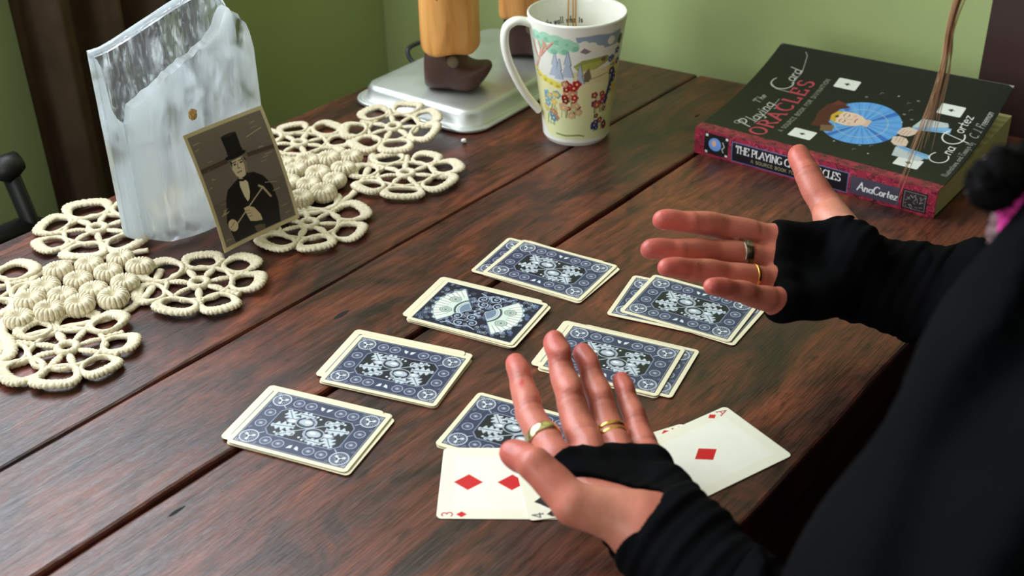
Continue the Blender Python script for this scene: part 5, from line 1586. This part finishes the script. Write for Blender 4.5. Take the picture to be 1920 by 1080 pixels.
SKIN = np.array([200, 134, 110.]); RUDDY = np.array([192, 88, 80.]); PALM = np.array([198, 114, 96.]); CREASE = np.array([140, 62, 50.])
def skin_mat():
    mt, nt, bs = new_mat('skin')
    N = nt.nodes; Lk = nt.links.new
    at = N.new('ShaderNodeAttribute'); at.attribute_name = 'Col'
    tc = N.new('ShaderNodeTexCoord')
    n1 = N.new('ShaderNodeTexNoise'); n1.inputs['Scale'].default_value = 70; n1.inputs['Detail'].default_value = 5; Lk(tc.outputs['Object'], n1.inputs[0])
    mr = N.new('ShaderNodeMapRange'); mr.inputs['From Min'].default_value = .3; mr.inputs['From Max'].default_value = .7; mr.inputs['To Min'].default_value = .84; mr.inputs['To Max'].default_value = 1.06; Lk(n1.outputs[0], mr.inputs[0])
    vm = N.new('ShaderNodeVectorMath'); vm.operation = 'SCALE'; Lk(at.outputs['Color'], vm.inputs[0]); Lk(mr.outputs[0], vm.inputs['Scale']); Lk(vm.outputs[0], bs.inputs['Base Color'])
    bs.inputs['Roughness'].default_value = .42; bs.inputs['Specular IOR Level'].default_value = .4
    bs.inputs['Subsurface Weight'].default_value = .22; bs.inputs['Subsurface Radius'].default_value = (1.0, .35, .2); bs.inputs['Subsurface Scale'].default_value = .004
    vo = N.new('ShaderNodeTexVoronoi'); vo.inputs['Scale'].default_value = 700; Lk(tc.outputs['Object'], vo.inputs[0])
    n2 = N.new('ShaderNodeTexNoise'); n2.inputs['Scale'].default_value = 260; n2.inputs['Detail'].default_value = 4; Lk(tc.outputs['Object'], n2.inputs[0])
    b1 = N.new('ShaderNodeBump'); b1.inputs['Strength'].default_value = .12; b1.inputs['Distance'].default_value = .0006; Lk(vo.outputs[0], b1.inputs['Height'])
    b2 = N.new('ShaderNodeBump'); b2.inputs['Strength'].default_value = .22; b2.inputs['Distance'].default_value = .001; Lk(n2.outputs[0], b2.inputs['Height']); Lk(b1.outputs[0], b2.inputs['Normal']); Lk(b2.outputs[0], bs.inputs['Normal'])
    return mt
M_SKIN = skin_mat()
M_KNIT = plain('black_jersey_cloth', (7, 7, 9), rough=.9, var=.3, scale=25, bump=.4, bump_scale=1100, spec=.05)

M_ROBE = plain('blue_black_robe_cloth', (6, 7, 10), rough=.8, var=.3, scale=25, bump=.3, bump_scale=900, spec=.03)
def nrm(v):
    v = np.asarray(v, float); return v / np.linalg.norm(v)

HAND_R = dict(wrist=(246, 744, 55), elbow=(455, 648, 42),
    index=[(180.1, 740.9, 88.3), (140.6, 734.1, 103.9), (119.2, 724.5, 112.7), (98.7, 721.7, 116.2)],
    middle=[(175.9, 725.2, 81.5), (132.8, 715.6, 94.4), (109.2, 705.2, 102.4), (89.2, 700.4, 106.3)],
    ring=[(174.5, 705.4, 75.8), (135.5, 694.6, 90.3), (114.4, 683.3, 100.5), (97.2, 675.3, 107.0)],
    pinky=[(174.2, 684.9, 72.6), (149.7, 670.4, 89.2), (135.5, 661.7, 98.3), (122.5, 653.6, 105.8)],
    thumb=[(231.9, 738.5, 84.3), (224.6, 781.4, 90.9), (213.9, 807.4, 106.2), (211.2, 825.7, 113.8)])
HAND_L = dict(wrist=(80, 488, 52), elbow=(190, 330, 20),
    index=[(22.7, 551.9, 52.7), (8.9, 592.3, 57.7), (5.0, 616.8, 60.9), (1.4, 636.2, 64.1)],
    middle=[(42.7, 553.7, 48.0), (34.0, 597.2, 60.1), (29.1, 623.6, 68.1), (25.6, 641.0, 77.3)],
    ring=[(59.6, 558.7, 44.7), (52.6, 599.9, 54.9), (47.8, 624.7, 60.9), (43.3, 643.5, 66.1)],
    pinky=[(76.7, 557.9, 43.3), (72.2, 589.9, 50.1), (68.5, 609.3, 53.6), (65.9, 625.7, 57.0)],
    thumb=[(61.0, 494.5, 61.0), (30.0, 497.5, 69.0), (10.4, 516.2, 80.5), (-1.2, 530.2, 77.5)])
RAD = dict(index=(9.6, 8.3, 7.2, 6.0), middle=(9.8, 8.5, 7.4, 6.1), ring=(9.4, 8.0, 7.0, 5.8), pinky=(8.4, 6.8, 6.0, 5.0), thumb=(13.0, 10.4, 9.2, 6.9))

def hand(H, side):
    J = {k: (np.array(v, float)) for k, v in H.items()}
    w = J['wrist']; el = J['elbow']
    mi, mp = J['index'][0], J['pinky'][0]
    mm = (J['middle'][0] + J['ring'][0]) / 2
    across = nrm(mp - mi)
    along = nrm(mm - w)
    N_ = nrm(np.cross(along, across))
    if side == 'R' and N_[2] < 0: N_ = -N_
    if side == 'L' and N_[2] < 0: N_ = -N_
    allp = np.vstack([J[k].reshape(-1, 3) for k in ('wrist', 'index', 'middle', 'ring', 'pinky', 'thumb')])
    fa = w + nrm(el - w) * 75
    lo = np.minimum(allp.min(0), fa) - 40; hi = np.maximum(allp.max(0), fa) + 40
    h = 1.35
    G = Field(lo, hi, h)
    # palm
    base = {'index': -13, 'middle': -4.5, 'ring': 4.5, 'pinky': 12}
    palm = None
    for f, o in base.items():
        a = w + across * o + along * 6
        d = G.cone(a, J[f][0] - N_ * 1.0, 12.0, RAD[f][0] + .6)
        palm = d if palm is None else smin(palm, d, 9)
    palm = smin(palm, G.cone(w + across * 13 + along * 14 + N_ * 4, mp * .6 + w * .4 + across * 6 + N_ * 4, 12, 10), 10)     # heel of the little finger side
    th = J['thumb']
    palm_nt = palm
    palm = smin(palm, G.cone(th[0], th[1], 13.4, 10.2), 7)
    # pads under the finger roots
    for f in ('index', 'middle', 'ring', 'pinky'):
        q_ = G.ball(J[f][0] + N_ * 3.2 - along * 2, 8.2); palm = smin(palm, q_, 7); palm_nt = smin(palm_nt, q_, 7)
    wr = smin(G.cone(w + across * 9, w + across * 9 + (fa - w), 17, 19), G.cone(w - across * 9, w - across * 9 + (fa - w), 17, 19), 14)
    palm = smin(palm, wr, 16); palm_nt = smin(palm_nt, wr, 16)
    # shallow palm creases and hollow
    total = None
    fing = {}
    crease = np.full(palm.shape, 9.0, np.float32)
    for f in ('index', 'middle', 'ring', 'pinky', 'thumb'):
        p = J[f]; r = RAD[f]
        d = None
        pn = N_ if f != 'thumb' else nrm(np.cross(nrm(p[2] - p[1]), nrm(np.cross(mi - th[1], p[2] - p[1]))))
        if f == 'thumb' and pn @ (mm - th[2]) < 0: pn = -pn
        for i in range(3):
            c = G.cone(p[i], p[i + 1] if i < 2 else p[3] - nrm(p[3] - p[2]) * 0, r[i], r[i + 1])
            # fleshy pad on the palm side of each bone
            q = .5 if i < 2 else .62
            m_ = p[i] * (1 - q) + p[i + 1] * q
            dirn = nrm(p[i + 1] - p[i]); sd = np.cross(pn, dirn)
            L = np.linalg.norm(p[i + 1] - p[i])
            rad = (r[i] + r[i + 1]) / 2
            pad = G.ellip(m_ + pn * rad * .28, [dirn, sd, pn], [L * .46 + 1.5, rad * .92, rad * .86])
            c = smin(c, pad, 3.5)
            d = c if d is None else smin(d, c, 2.0)
        # bend lines
        for jn, (pp, wd, dp) in enumerate(((p[1], 1.1, .5), (p[2], 1.0, .42))):
            ax = nrm(nrm(p[2] - p[0]) if jn == 0 else nrm(p[3] - p[1]))
            x = G.plane(pp, ax)
            near = np.exp(-(G.ball(pp, 0) / (r[1] * 1.6)) ** 4)
            g1 = (np.exp(-(x / wd) ** 2) + .55 * np.exp(-((x - 2.6) / .8) ** 2)) * near * np.clip((G.plane(pp, pn) / r[1] + .4), 0, 1)
            d = d + dp * g1
            crease = np.minimum(crease, 9 - 9 * np.clip(g1, 0, 1))
        fing[f] = d
        fu = smin(palm, d, 6.0 if f != 'thumb' else 5.0)
        total = fu if total is None else smin(total, fu, 1.0)
    # finger root creases
    for f in ('index', 'middle', 'ring', 'pinky'):
        p = J[f]; q = p[0] * .58 + p[1] * .42
        x = G.plane(q, nrm(p[1] - p[0])); near = np.exp(-(G.ball(q + N_ * RAD[f][0] * .5, 0) / 8.5) ** 4)
        g1 = np.exp(-(x / 1.1) ** 2) * near
        total = total + .7 * g1; crease = np.minimum(crease, 9 - 8 * np.clip(g1, 0, 1))
    # palm lines
    for a, b, dep in ((mp - along * 14 + N_ * 8, mi * .5 + J['middle'][0] * .5 - along * 4 + N_ * 8, .8), (mp - along * 26 + N_ * 8, mi - along * 16 + N_ * 8, .7), (w + along * 14 + N_ * 10, th[1] * .35 + mi * .65 + N_ * 6, .9)):
        c = G.cone(a, b, 0, 0); g1 = np.exp(-(c / 2.2) ** 2)
        total = total + dep * g1; crease = np.minimum(crease, 9 - 6 * np.clip(g1, 0, 1))
    V, Fq = surface_nets(total, G.lo, h)
    # skin tints
    tipd = np.full(len(V), 99.0)
    for f in ('index', 'middle', 'ring', 'pinky', 'thumb'):
        p = J[f]
        tipd = np.minimum(tipd, np.linalg.norm(V - p[3], axis=1))
        tipd = np.minimum(tipd, np.linalg.norm(V - (p[2] * .4 + p[3] * .6), axis=1) + 3)
    col = np.tile(PALM, (len(V), 1))
    k = np.clip(1 - (tipd - 6) / 16, 0, 1)[:, None] ** 1.2
    col = col * (1 - .75 * k) + RUDDY * .75 * k
    pads = np.full(len(V), 99.0)
    for f in ('index', 'middle', 'ring', 'pinky'): pads = np.minimum(pads, np.linalg.norm(V - (J[f][0] + N_ * 6), axis=1))
    k = .35 * np.clip(1 - pads / 14, 0, 1)[:, None]; col = col * (1 - k) + RUDDY * k
    cr = np.clip(1 - sample(G, crease, V) / 9, 0, 1)[:, None]
    col = col * (1 - .38 * cr) + CREASE * .38 * cr
    tb = np.linalg.norm(V - (th[0] * .5 + th[1] * .5), axis=1); k = .55 * np.clip(1 - tb / 30, 0, 1)[:, None]
    col = col * (1 - k) + np.array([226, 178, 150.]) * k
    if side == 'L':   # small red graze on the index finger
        g = J['index'][1] * .35 + J['index'][2] * .65 + N_ * 6 - across * 3
        u = V - g
        k = (np.exp(-((u @ along) / 3.2) ** 2 - ((u @ across) / 1.3) ** 2 - ((u @ N_) / 5) ** 2) * .9)[:, None]
        col = col * (1 - k) + np.array([206, 44, 52.]) * k
    # sleeve: cloth over wrist and palm with a thumb hole
    cl = palm_nt - 2.8
    er = nrm(el - w)
    rr0, rr1 = (27, 37) if side == 'R' else (24, 27)
    tubec = smin(G.cone(w + across * 7 - along * 2, w + across * 7 + er * 95, rr0 * .86, rr1), G.cone(w - across * 7 - along * 2, w - across * 7 + er * 95, rr0 * .86, rr1), 12)
    cl = smin(cl, tubec, 14)
    axis = nrm(th[1] - th[0])
    if side == 'R':
        tt = smax(G.cone(th[0] - axis * 10, th[1], 19.5, 16.5), G.plane(th[0] * .80 + th[1] * .20, axis), 1.5)
        cl = smin(cl, tt, 9)
        cl = smin(cl, smax(G.cone(th[0] * .6 + th[1] * .4, mi - along * 8, 14, 12), G.plane(th[0] * .6 + th[1] * .4, axis), 2), 8)     # web of cloth between thumb and palm
    wr_ = .9 * np.sin(G.plane(w, er) * .24 + 1.6 * np.sin(G.plane(w, across) * .09) + 1.1 * np.sin(G.plane(w, N_) * .12)) + .5 * np.sin(G.plane(w, er) * .61 + G.plane(w, across) * .17)
    wr_ = wr_ * np.clip((G.plane(mm - along * 24, -along)) / 30, 0, 1)
    cl = cl + wr_
    cut = mm + along * (6.0 if side == 'R' else 9.5)
    edge = G.plane(cut, nrm(along + across * (-.38 if side == 'R' else -.34))) + .6 * np.sin(G.plane(w, across) * .22)
    cl = smax(cl, edge, 1.2)
    if side == 'L':
        cl = smax(cl, -G.cone(th[0] - along * 2, th[3], 20.5, 15), 2.0)
    cl = smax(cl, G.plane(w + er * 62, er), 1.0)
    SV, SF = surface_nets(cl, G.lo, h)
    return dict(J=J, V=V, F=Fq, col=col, SV=SV, SF=SF, N=N_, along=along, across=across, er=er)

HR, HL = hand(HAND_R, 'R'), hand(HAND_L, 'L')

def T3(s, o, z): return np.array(T(s, o, z)) * 1000
SH_L, SH_R = T3(.465, .035, .265), T3(.815, .03, .265)
EL_L, EL_R = np.array(HAND_L['elbow'], float), np.array(HAND_R['elbow'], float)
NECK = T3(.645, .085, .315); HEAD = T3(.655, .150, .475)
CHEST, HIP = T3(.645, .0, .10), T3(.655, -.06, -.27)
KNEE_L, KNEE_R = T3(.55, .33, -.27), T3(.76, .33, -.27)
FOOT_L, FOOT_R = T3(.55, .27, -.70), T3(.76, .27, -.70)

def person():
    base = np.array(T(.655, -.02, FLOOR))
    root = empty('person', base)
    tag(root, 'seated person in black with fingerless sleeves, palms open above the cards', 'person')
    b = base * 1000
    ds, do = np.array(DS), np.array(DO)
    # ---- body (coarse) under the clothes
    h = 9.0
    G = Field((-40, 200, -745), (700, 900, 620), h)
    d = smin(G.cone(HIP - ds * 70, CHEST - ds * 80, 115, 100), G.cone(HIP + ds * 70, CHEST + ds * 80, 115, 100), 60)
    d = smin(d, G.cone(SH_L, SH_R, 52, 52), 60); d = smin(d, G.cone(CHEST, NECK - [0, 0, 60], 110, 70), 50)
    for s, e, w in ((SH_L, EL_L, HL['J']['wrist']), (SH_R, EL_R, HR['J']['wrist'])):
        d = smin(d, G.cone(s, e, 44, 36), 30); d = smin(d, G.cone(e, w + (e - w) * .10, 34, 19), 18)
    d = smin(d, G.cone(NECK - [0, 0, 40], NECK, 50, 44), 25)
    fdir = nrm(do * .85 + np.array([0, 0, -.45])); up_ = nrm(np.array([0, 0, 1]) + do * .45); sd = np.cross(up_, fdir)
    for hp, kn, ft in ((HIP - ds * 85, KNEE_L, FOOT_L), (HIP + ds * 85, KNEE_R, FOOT_R)):
        d = smin(d, G.cone(hp, kn, 76, 52), 40); d = smin(d, G.cone(kn, ft, 54, 36), 20); d = smin(d, G.cone(ft + [0, 0, -10], ft + do * 130 + np.array([0, 0, -14]), 30, 20), 12)
    BV, BF = surface_nets(d, G.lo, h)
    bc = np.tile(SKIN, (len(BV), 1))
    # ---- head detail (finer), merged into the same skin
    h2 = 3.0
    K = Field(HEAD - [150, 150, 235], HEAD + 150, h2)
    e = K.ellip(HEAD + up_ * 18, [fdir, sd, up_], [94, 74, 92]); e = smin(e, K.ellip(HEAD + fdir * 22 - up_ * 48, [fdir, sd, up_], [58, 54, 62]), 30)
    e = smin(e, K.cone(HEAD - up_ * 60 - fdir * 10, NECK - [0, 0, 20], 47, 54), 20)
    f0 = HEAD + fdir * 90
    e = smin(e, K.cone(f0 + up_ * 6 - fdir * 2, f0 - up_ * 26 + fdir * 12, 6, 11), 8)                    # nose
    for s in (-1, 1):
        e = smax(e, -K.ball(f0 + sd * s * 31 + up_ * 6 + fdir * 12, 20), 10); e = smin(e, K.ball(f0 + sd * s * 31 + up_ * 5 - fdir * 12, 14), 3)   # eyes
        e = smin(e, K.cone(f0 + sd * s * 14 + up_ * 24 - fdir * 3, f0 + sd * s * 46 + up_ * 20 - fdir * 18, 5, 5), 8)
        e = smin(e, K.ellip(HEAD + sd * s * 76 - fdir * 4, [fdir, sd, up_], [16, 6, 28]), 5)               # ears
    for q, r_ in ((-50, 6.5), (-59, 7.5)): e = smin(e, K.cone(f0 - sd * 18 + up_ * q - fdir * 13, f0 + sd * 18 + up_ * q - fdir * 13, r_ * .7, r_ * .7), 4); e = smin(e, K.ball(f0 + up_ * q - fdir * 8, r_), 5)
    e = smin(e, K.ball(f0 - up_ * 84 - fdir * 24, 20), 16)
    HV, HF = surface_nets(e, K.lo, h2)
    hc = np.tile(SKIN, (len(HV), 1))
    lips = np.exp(-((np.linalg.norm((HV - (f0 - up_ * 55 - fdir * 8)) * [1, 1, 1], axis=1)) / 17) ** 4)[:, None]; hc = hc * (1 - .6 * lips) + np.array([176, 80, 80.]) * .6 * lips
    for s in (-1, 1):
        ey = np.exp(-(np.linalg.norm(HV - (f0 + sd * s * 31 + up_ * 5 + fdir * 1), axis=1) / 9) ** 6)[:, None]; hc = hc * (1 - ey) + np.array([225, 220, 214.]) * ey
        ir = np.exp(-(np.linalg.norm(HV - (f0 + sd * s * 31 + up_ * 4 + fdir * 3), axis=1) / 5) ** 6)[:, None]; hc = hc * (1 - ir) + np.array([60, 44, 34.]) * ir
    Vb, Fb, Cb, n = [], [], [], 0
    for V, F, c in ((BV, BF, bc), (HV, HF, hc), (HR['V'], HR['F'], HR['col']), (HL['V'], HL['F'], HL['col'])):
        Vb.append(V); Fb.append(F + n); Cb.append(c); n += len(V)
    o = from_np('body', (np.vstack(Vb) - b) * MM, np.vstack(Fb), M_SKIN, root, True, np.vstack(Cb))
    sm = o.modifiers.new('soften', 'SMOOTH'); sm.factor = .5; sm.iterations = 2
    # ---- sleeves at the hands
    for nm, Hd in (('left', HL), ('right', HR)):
        o = from_np('sleeve', (Hd['SV'] - b) * MM, Hd['SF'], M_KNIT, root, True)
        o['label'] = 'black fingerless sleeve with thumb hole on the ' + nm + ' hand'
        sm = o.modifiers.new('soften', 'SMOOTH'); sm.factor = .5; sm.iterations = 3
    # ---- robe
    h = 5.6
    G = Field((-60, 180, -745), (720, 880, 400), h)
    P = G.P
    d = smin(G.cone(HIP - ds * 75, CHEST - ds * 90, 150, 118), G.cone(HIP + ds * 75, CHEST + ds * 90, 150, 118), 60)
    d = smin(d, G.cone(SH_L, SH_R, 66, 66), 60)
    d = smin(d, G.cone(CHEST, NECK - [0, 0, 75], 120, 72), 50)
    # skirt of the robe over the thighs and down to the floor
    d = smin(d, G.cone(HIP - ds * 60, KNEE_L * .95 + KNEE_R * .05, 125, 72), 50); d = smin(d, G.cone(HIP + ds * 60, KNEE_R * .95 + KNEE_L * .05, 125, 72), 50)
    d = smin(d, G.cone(KNEE_L, FOOT_L + [0, 0, 60], 72, 88), 40); d = smin(d, G.cone(KNEE_R, FOOT_R + [0, 0, 60], 72, 88), 40)
    # sleeves: upper arm and forearm
    wl, wr = HL['J']['wrist'], HR['J']['wrist']
    d = smin(d, G.cone(SH_L, EL_L, 66, 60), 35); d = smin(d, G.cone(EL_L, wl + (EL_L - wl) * .30, 52, 31), 20)
    d = smin(d, G.cone(SH_R, EL_R, 66, 60), 35); d = smin(d, G.cone(EL_R, wr + (EL_R - wr) * .24, 54, 37), 20)
    # loose shawl front hanging from the left shoulder over the arm
    SA, SB, SC = np.array([206, 343, 229.]), np.array([175, 317, 180.]), np.array([160, 303, 154.])
    sh = smin(G.cone(SA, SB, 62, 63), G.cone(SB, SC, 63, 64), 20); sh = smin(sh, G.cone(SC, EL_L + [-6, 0, 10], 64, 66), 30); sh = smin(sh, G.cone(SA, SH_L, 60, 60), 30)
    d = smin(d, sh, 22)
    # hanging folds run along the shawl
    ax_ = nrm(SC - SA); ev = nrm(np.cross(ax_, np.array(fwd)))
    u = (P - SA.astype(np.float32)) @ ev.astype(np.float32); v = (P - SA.astype(np.float32)) @ ax_.astype(np.float32); z = P[..., 2]
    ph = u * .23 + .9 * np.sin(v * .021 + 1) + v * .012
    fold = 5.0 * np.sin(ph) + 4.0 * np.sin(ph * .47 + v * .02 + 1) + 1.2 * np.sin(v * .05 + u * .08)
    d = d + fold
    d = smax(d, -(G.cone(NECK, NECK + up_ * 200, 56, 70)), 10)
    d = smax(d, -(z - (FLOOR * 1000 + 6)), 2)
    V, F = surface_nets(d, G.lo, h)
    o = from_np('robe', (V - b) * MM, F, M_ROBE, root, True)
    sm = o.modifiers.new('soften', 'SMOOTH'); sm.factor = .5; sm.iterations = 3
    # ---- rings
    gold = plain('worn_gold', (212, 160, 84), rough=.25, metal=1.0, var=.1, scale=200)
    pale = plain('pale_gold', (222, 200, 150), rough=.22, metal=1.0, var=.1, scale=200)
    silv = plain('tarnished_silver', (150, 142, 130), rough=.3, metal=1.0, var=.3, scale=400)
    def ring(Hd, f, t, R, wd, th_, mt, lb, crest=False):
        p = Hd['J'][f]; ax = nrm(p[1] - p[0]); c = p[0] * (1 - t) + p[1] * t + Hd['N'] * .8
        e1 = nrm(np.cross(ax, Hd['N'])); e2 = np.cross(ax, e1)
        n_ = 48; a = np.linspace(0, 2 * PI, n_, endpoint=False)
        sg = 12; tt = np.linspace(0, 2 * PI, sg, endpoint=False)
        ex = np.sign(np.cos(tt)) * np.abs(np.cos(tt)) ** .6 * wd / 2; er_ = np.sign(np.sin(tt)) * np.abs(np.sin(tt)) ** .8 * th_ / 2
        rad = R + er_[None, :]
        V = c + ax * ex[None, :, None] + (e1 * np.cos(a)[:, None, None] + e2 * np.sin(a)[:, None, None] * 1.04) * rad[..., None]
        o = from_quads('ring', (V.reshape(-1, 3) - b) * MM, grid_faces(n_, sg, wrap_u=True, wrap_v=True), mt, root); o['label'] = lb
        if crest:
            dirn = Hd['N'] * .75 - Hd['across'] * 0.2; dirn = nrm(dirn - ax * (dirn @ ax))
            s_ = np.cross(ax, dirn)
            bm = bmesh.new()
            for (x0, x1, y0, y1) in ((-.9, .9, -3, 3), (-2.6, 2.6, 2.2, 3.4), (-2.6, 2.6, -3.4, -2.2), (-2.4, -1.6, -3, 3), (1.6, 2.4, -3, 3)):
                box_bm(bm, (x0, y0, -.5), (x1, y1, .7))
            c2 = c + dirn * (R + th_ / 2)
            Mx = Matrix(((ax[0], s_[0], dirn[0], c2[0]), (ax[1], s_[1], dirn[1], c2[1]), (ax[2], s_[2], dirn[2], c2[2]), (0, 0, 0, 1)))
            bmesh.ops.transform(bm, matrix=Matrix.Scale(MM, 4) @ Matrix.Translation(-Vector(b)) @ Mx, verts=bm.verts)
            from_bm('ring_crest', bm, silv, o)
    ring(HR, 'middle', .52, 9.6, 6.5, 1.6, silv, 'wide silver ring on the right middle finger', True)
    ring(HR, 'ring', .46, 9.3, 2.4, 1.4, gold, 'thin gold ring on the right ring finger')
    ring(HL, 'index', .46, 10.0, 6.0, 1.6, pale, 'wide pale gold ring on the left index finger')
    ring(HL, 'ring', .42, 9.6, 3.0, 1.6, gold, 'gold ring nearest the palm on the left ring finger'); ring(HL, 'ring', .53, 9.4, 3.0, 1.6, gold, 'second gold ring on the left ring finger')
    # ---- nails
    nail = plain('fingernail', (226, 178, 160), rough=.3, var=.05)
    for Hd in (HL, HR):
        for f in ('index', 'middle', 'ring', 'pinky', 'thumb'):
            p = Hd['J'][f]; r = RAD[f]; ax = nrm(p[3] - p[2])
            th = Hd['J']['thumb']
            pn = Hd['N'] if f != 'thumb' else nrm(np.cross(nrm(p[2] - p[1]), nrm(np.cross(Hd['J']['index'][0] - th[1], p[2] - p[1]))))
            if f == 'thumb' and pn @ ((Hd['J']['middle'][0] + Hd['J']['ring'][0]) / 2 - th[2]) < 0: pn = -pn
            dn = -nrm(pn - ax * (pn @ ax)); sx_ = np.cross(ax, dn)
            rt_ = r[3]
            c = p[3] - ax * rt_ * .42
            uu, vv = np.meshgrid(np.linspace(-1, 1, 11), np.linspace(-1, 1, 9), indexing='ij')
            wv_ = rt_ * .82
            ang = vv * .95
            k = np.sqrt(np.clip(1 - (np.abs(uu) ** 4) * .35, 0, 1))
            Vt = c + ax * (uu * rt_ * .78)[..., None] + sx_ * (np.sin(ang) * (rt_ + .25) * k)[..., None] + dn * (np.cos(ang) * (rt_ + .35) - np.clip(uu, 0, 1) ** 2 * rt_ * .35)[..., None]
            Vt = Vt.reshape(-1, 3); Vd = Vt - dn * .5
            nu, nv = 11, 9
            rg = np.r_[np.arange(nu) * nv, (nu - 1) * nv + np.arange(1, nv), np.arange(nu - 2, -1, -1) * nv + nv - 1, np.arange(nv - 2, 0, -1)]; r2 = np.roll(rg, -1)
            F = np.vstack([grid_faces(nu, nv), grid_faces(nu, nv, base=len(Vt))[:, ::-1], np.stack([rg, rg + len(Vt), r2 + len(Vt), r2], -1)])
            from_quads('fingernail', (np.vstack([Vt, Vd]) - b) * MM, F, nail, root)
    # ---- hair: cap and long locks, one falling in front of the book
    hm = plain('light_brown_hair', (128, 92, 66), rough=.5, var=.3, scale=60, stretch=(1, 1, .1), spec=.4)
    rs = np.random.RandomState(7)
    h3 = 5.0
    K = Field(HEAD - [190, 190, 300], HEAD + 170, h3)
    e = K.ellip(HEAD + up_ * 26 - fdir * 8, [fdir, sd, up_], [106, 88, 102]); e = smin(e, K.cone(HEAD - fdir * 55, NECK - do * 55 - [0, 0, 60], 74, 52), 30)
    e = smax(e, -K.ellip(HEAD + fdir * 92 - up_ * 26, [fdir, sd, up_], [70, 66, 92]), 12)
    e = e + 2.2 * np.sin((K.P @ sd.astype(np.float32)) * .22 + (K.P @ up_.astype(np.float32)) * .05)
    V, F = surface_nets(e, K.lo, h3)
    from_np('hair', (V - b) * MM, F, hm, root, True)
    parts = []
    end = np.array([250, 690, 175.])
    for i in range(20):
        j = rs.randn(3)
        s0 = HEAD + fdir * (40 + 12 * j[0]) + sd * (-70 + 6 * j[1]) + up_ * 40
        if (s0 - HEAD) @ ds < 0: s0 = HEAD + fdir * (40 + 12 * j[0]) + sd * (70 + 6 * j[1]) + up_ * 40
        q = rs.rand()
        m1 = np.array([262, 640, 400.]) + j * [7, 7, 6]; m2 = np.array([247.5, 664, 284.]) + j * [1.5, 1.5, 5]; m3 = np.array([250.5, 676, 235.]) + j * [1.7, 1.7, 5]
        e_ = np.array([252, 690, 190.]) + j * [2.2, 2.2, 10] + (np.array([-10, 6, -40]) * q if q > .7 else 0)
        P = smooth_path([s0, m1, m2, m3, e_], 36)
        V, F = tube_np(P, np.interp(np.linspace(0, 1, len(P)), [0, .7, 1], [.5, .42, .1]), 5)
        parts.append((V, F))
    V, F = merge(parts)
    o = from_quads('hair_lock', (V - b) * MM, F, plain('paler_hair_strands', (168, 130, 96), rough=.5, var=.2, scale=60), root); o['label'] = 'thin brown lock of hair hanging down in front of the book'  # the lock is a paler brown than the hair cap
    # ---- knitted scarf with a ruffled fuzzy edge over the left shoulder
    fz = lambda nm, c: plain(nm, c, rough=.95, var=.45, scale=160, bump=1.0, bump_scale=600, spec=.1)
    mats = [fz('black_scarf_wool', (14, 13, 14)), fz('mauve_grey_scarf_wool', (120, 96, 98)), fz('magenta_scarf_wool', (214, 62, 150)), fz('lilac_scarf_wool', (150, 120, 170))]
    def cord(nm, pts, rad, mt, seed):
        P = smooth_path(pts, 50)
        V, F = tube_np(P, rad, 16)
        rs_ = np.random.RandomState(seed)
        V = V + rs_.randn(len(V), 3) * np.mean(rad) * .13
        o = from_quads(nm, (V - b) * MM, F, mt, root)
        return o
    def at(px_, py_, t):      # scarf folds were laid out along the sight of the left shoulder
        X = (px_ - 960) / 2332.64; Y = (540 - py_) / 2332.64
        return np.array([0, 0, 497.76]) + t * (np.array(right) * X + np.array(upv) * Y + np.array(fwd))
    A = at
    sc = [('scarf_ruffle', [A(1990, 285, 455), A(1930, 305, 450), A(1880, 318, 446), A(1850, 340, 446), A(1858, 358, 448), A(1890, 345, 452), A(1940, 330, 458), A(1990, 320, 462)], 7.5, 0),
          ('scarf_fringe', [A(1990, 270, 458), A(1915, 292, 452), A(1862, 310, 448), A(1838, 338, 447), A(1842, 362, 449), A(1868, 372, 452)], 4.0, 1),
          ('scarf_ruffle', [A(1990, 352, 468), A(1930, 358, 464), A(1905, 372, 462), A(1900, 400, 460)], 8.0, 0),
          ('scarf_ruffle', [A(1990, 372, 462), A(1928, 388, 452), A(1912, 412, 450), A(1930, 436, 452), A(1990, 452, 458)], 7.0, 2),
          ('scarf_fringe', [A(1985, 390, 465), A(1912, 398, 462), A(1888, 420, 460), A(1884, 448, 460), A(1905, 462, 462), A(1985, 450, 466)], 5.5, 1),
          ('scarf_fringe', [A(1985, 440, 466), A(1900, 468, 462), A(1880, 482, 460)], 4.5, 3)]
    for i, (nm, pts, r_, k) in enumerate(sc): cord(nm, pts, r_, mats[k], i)
person()
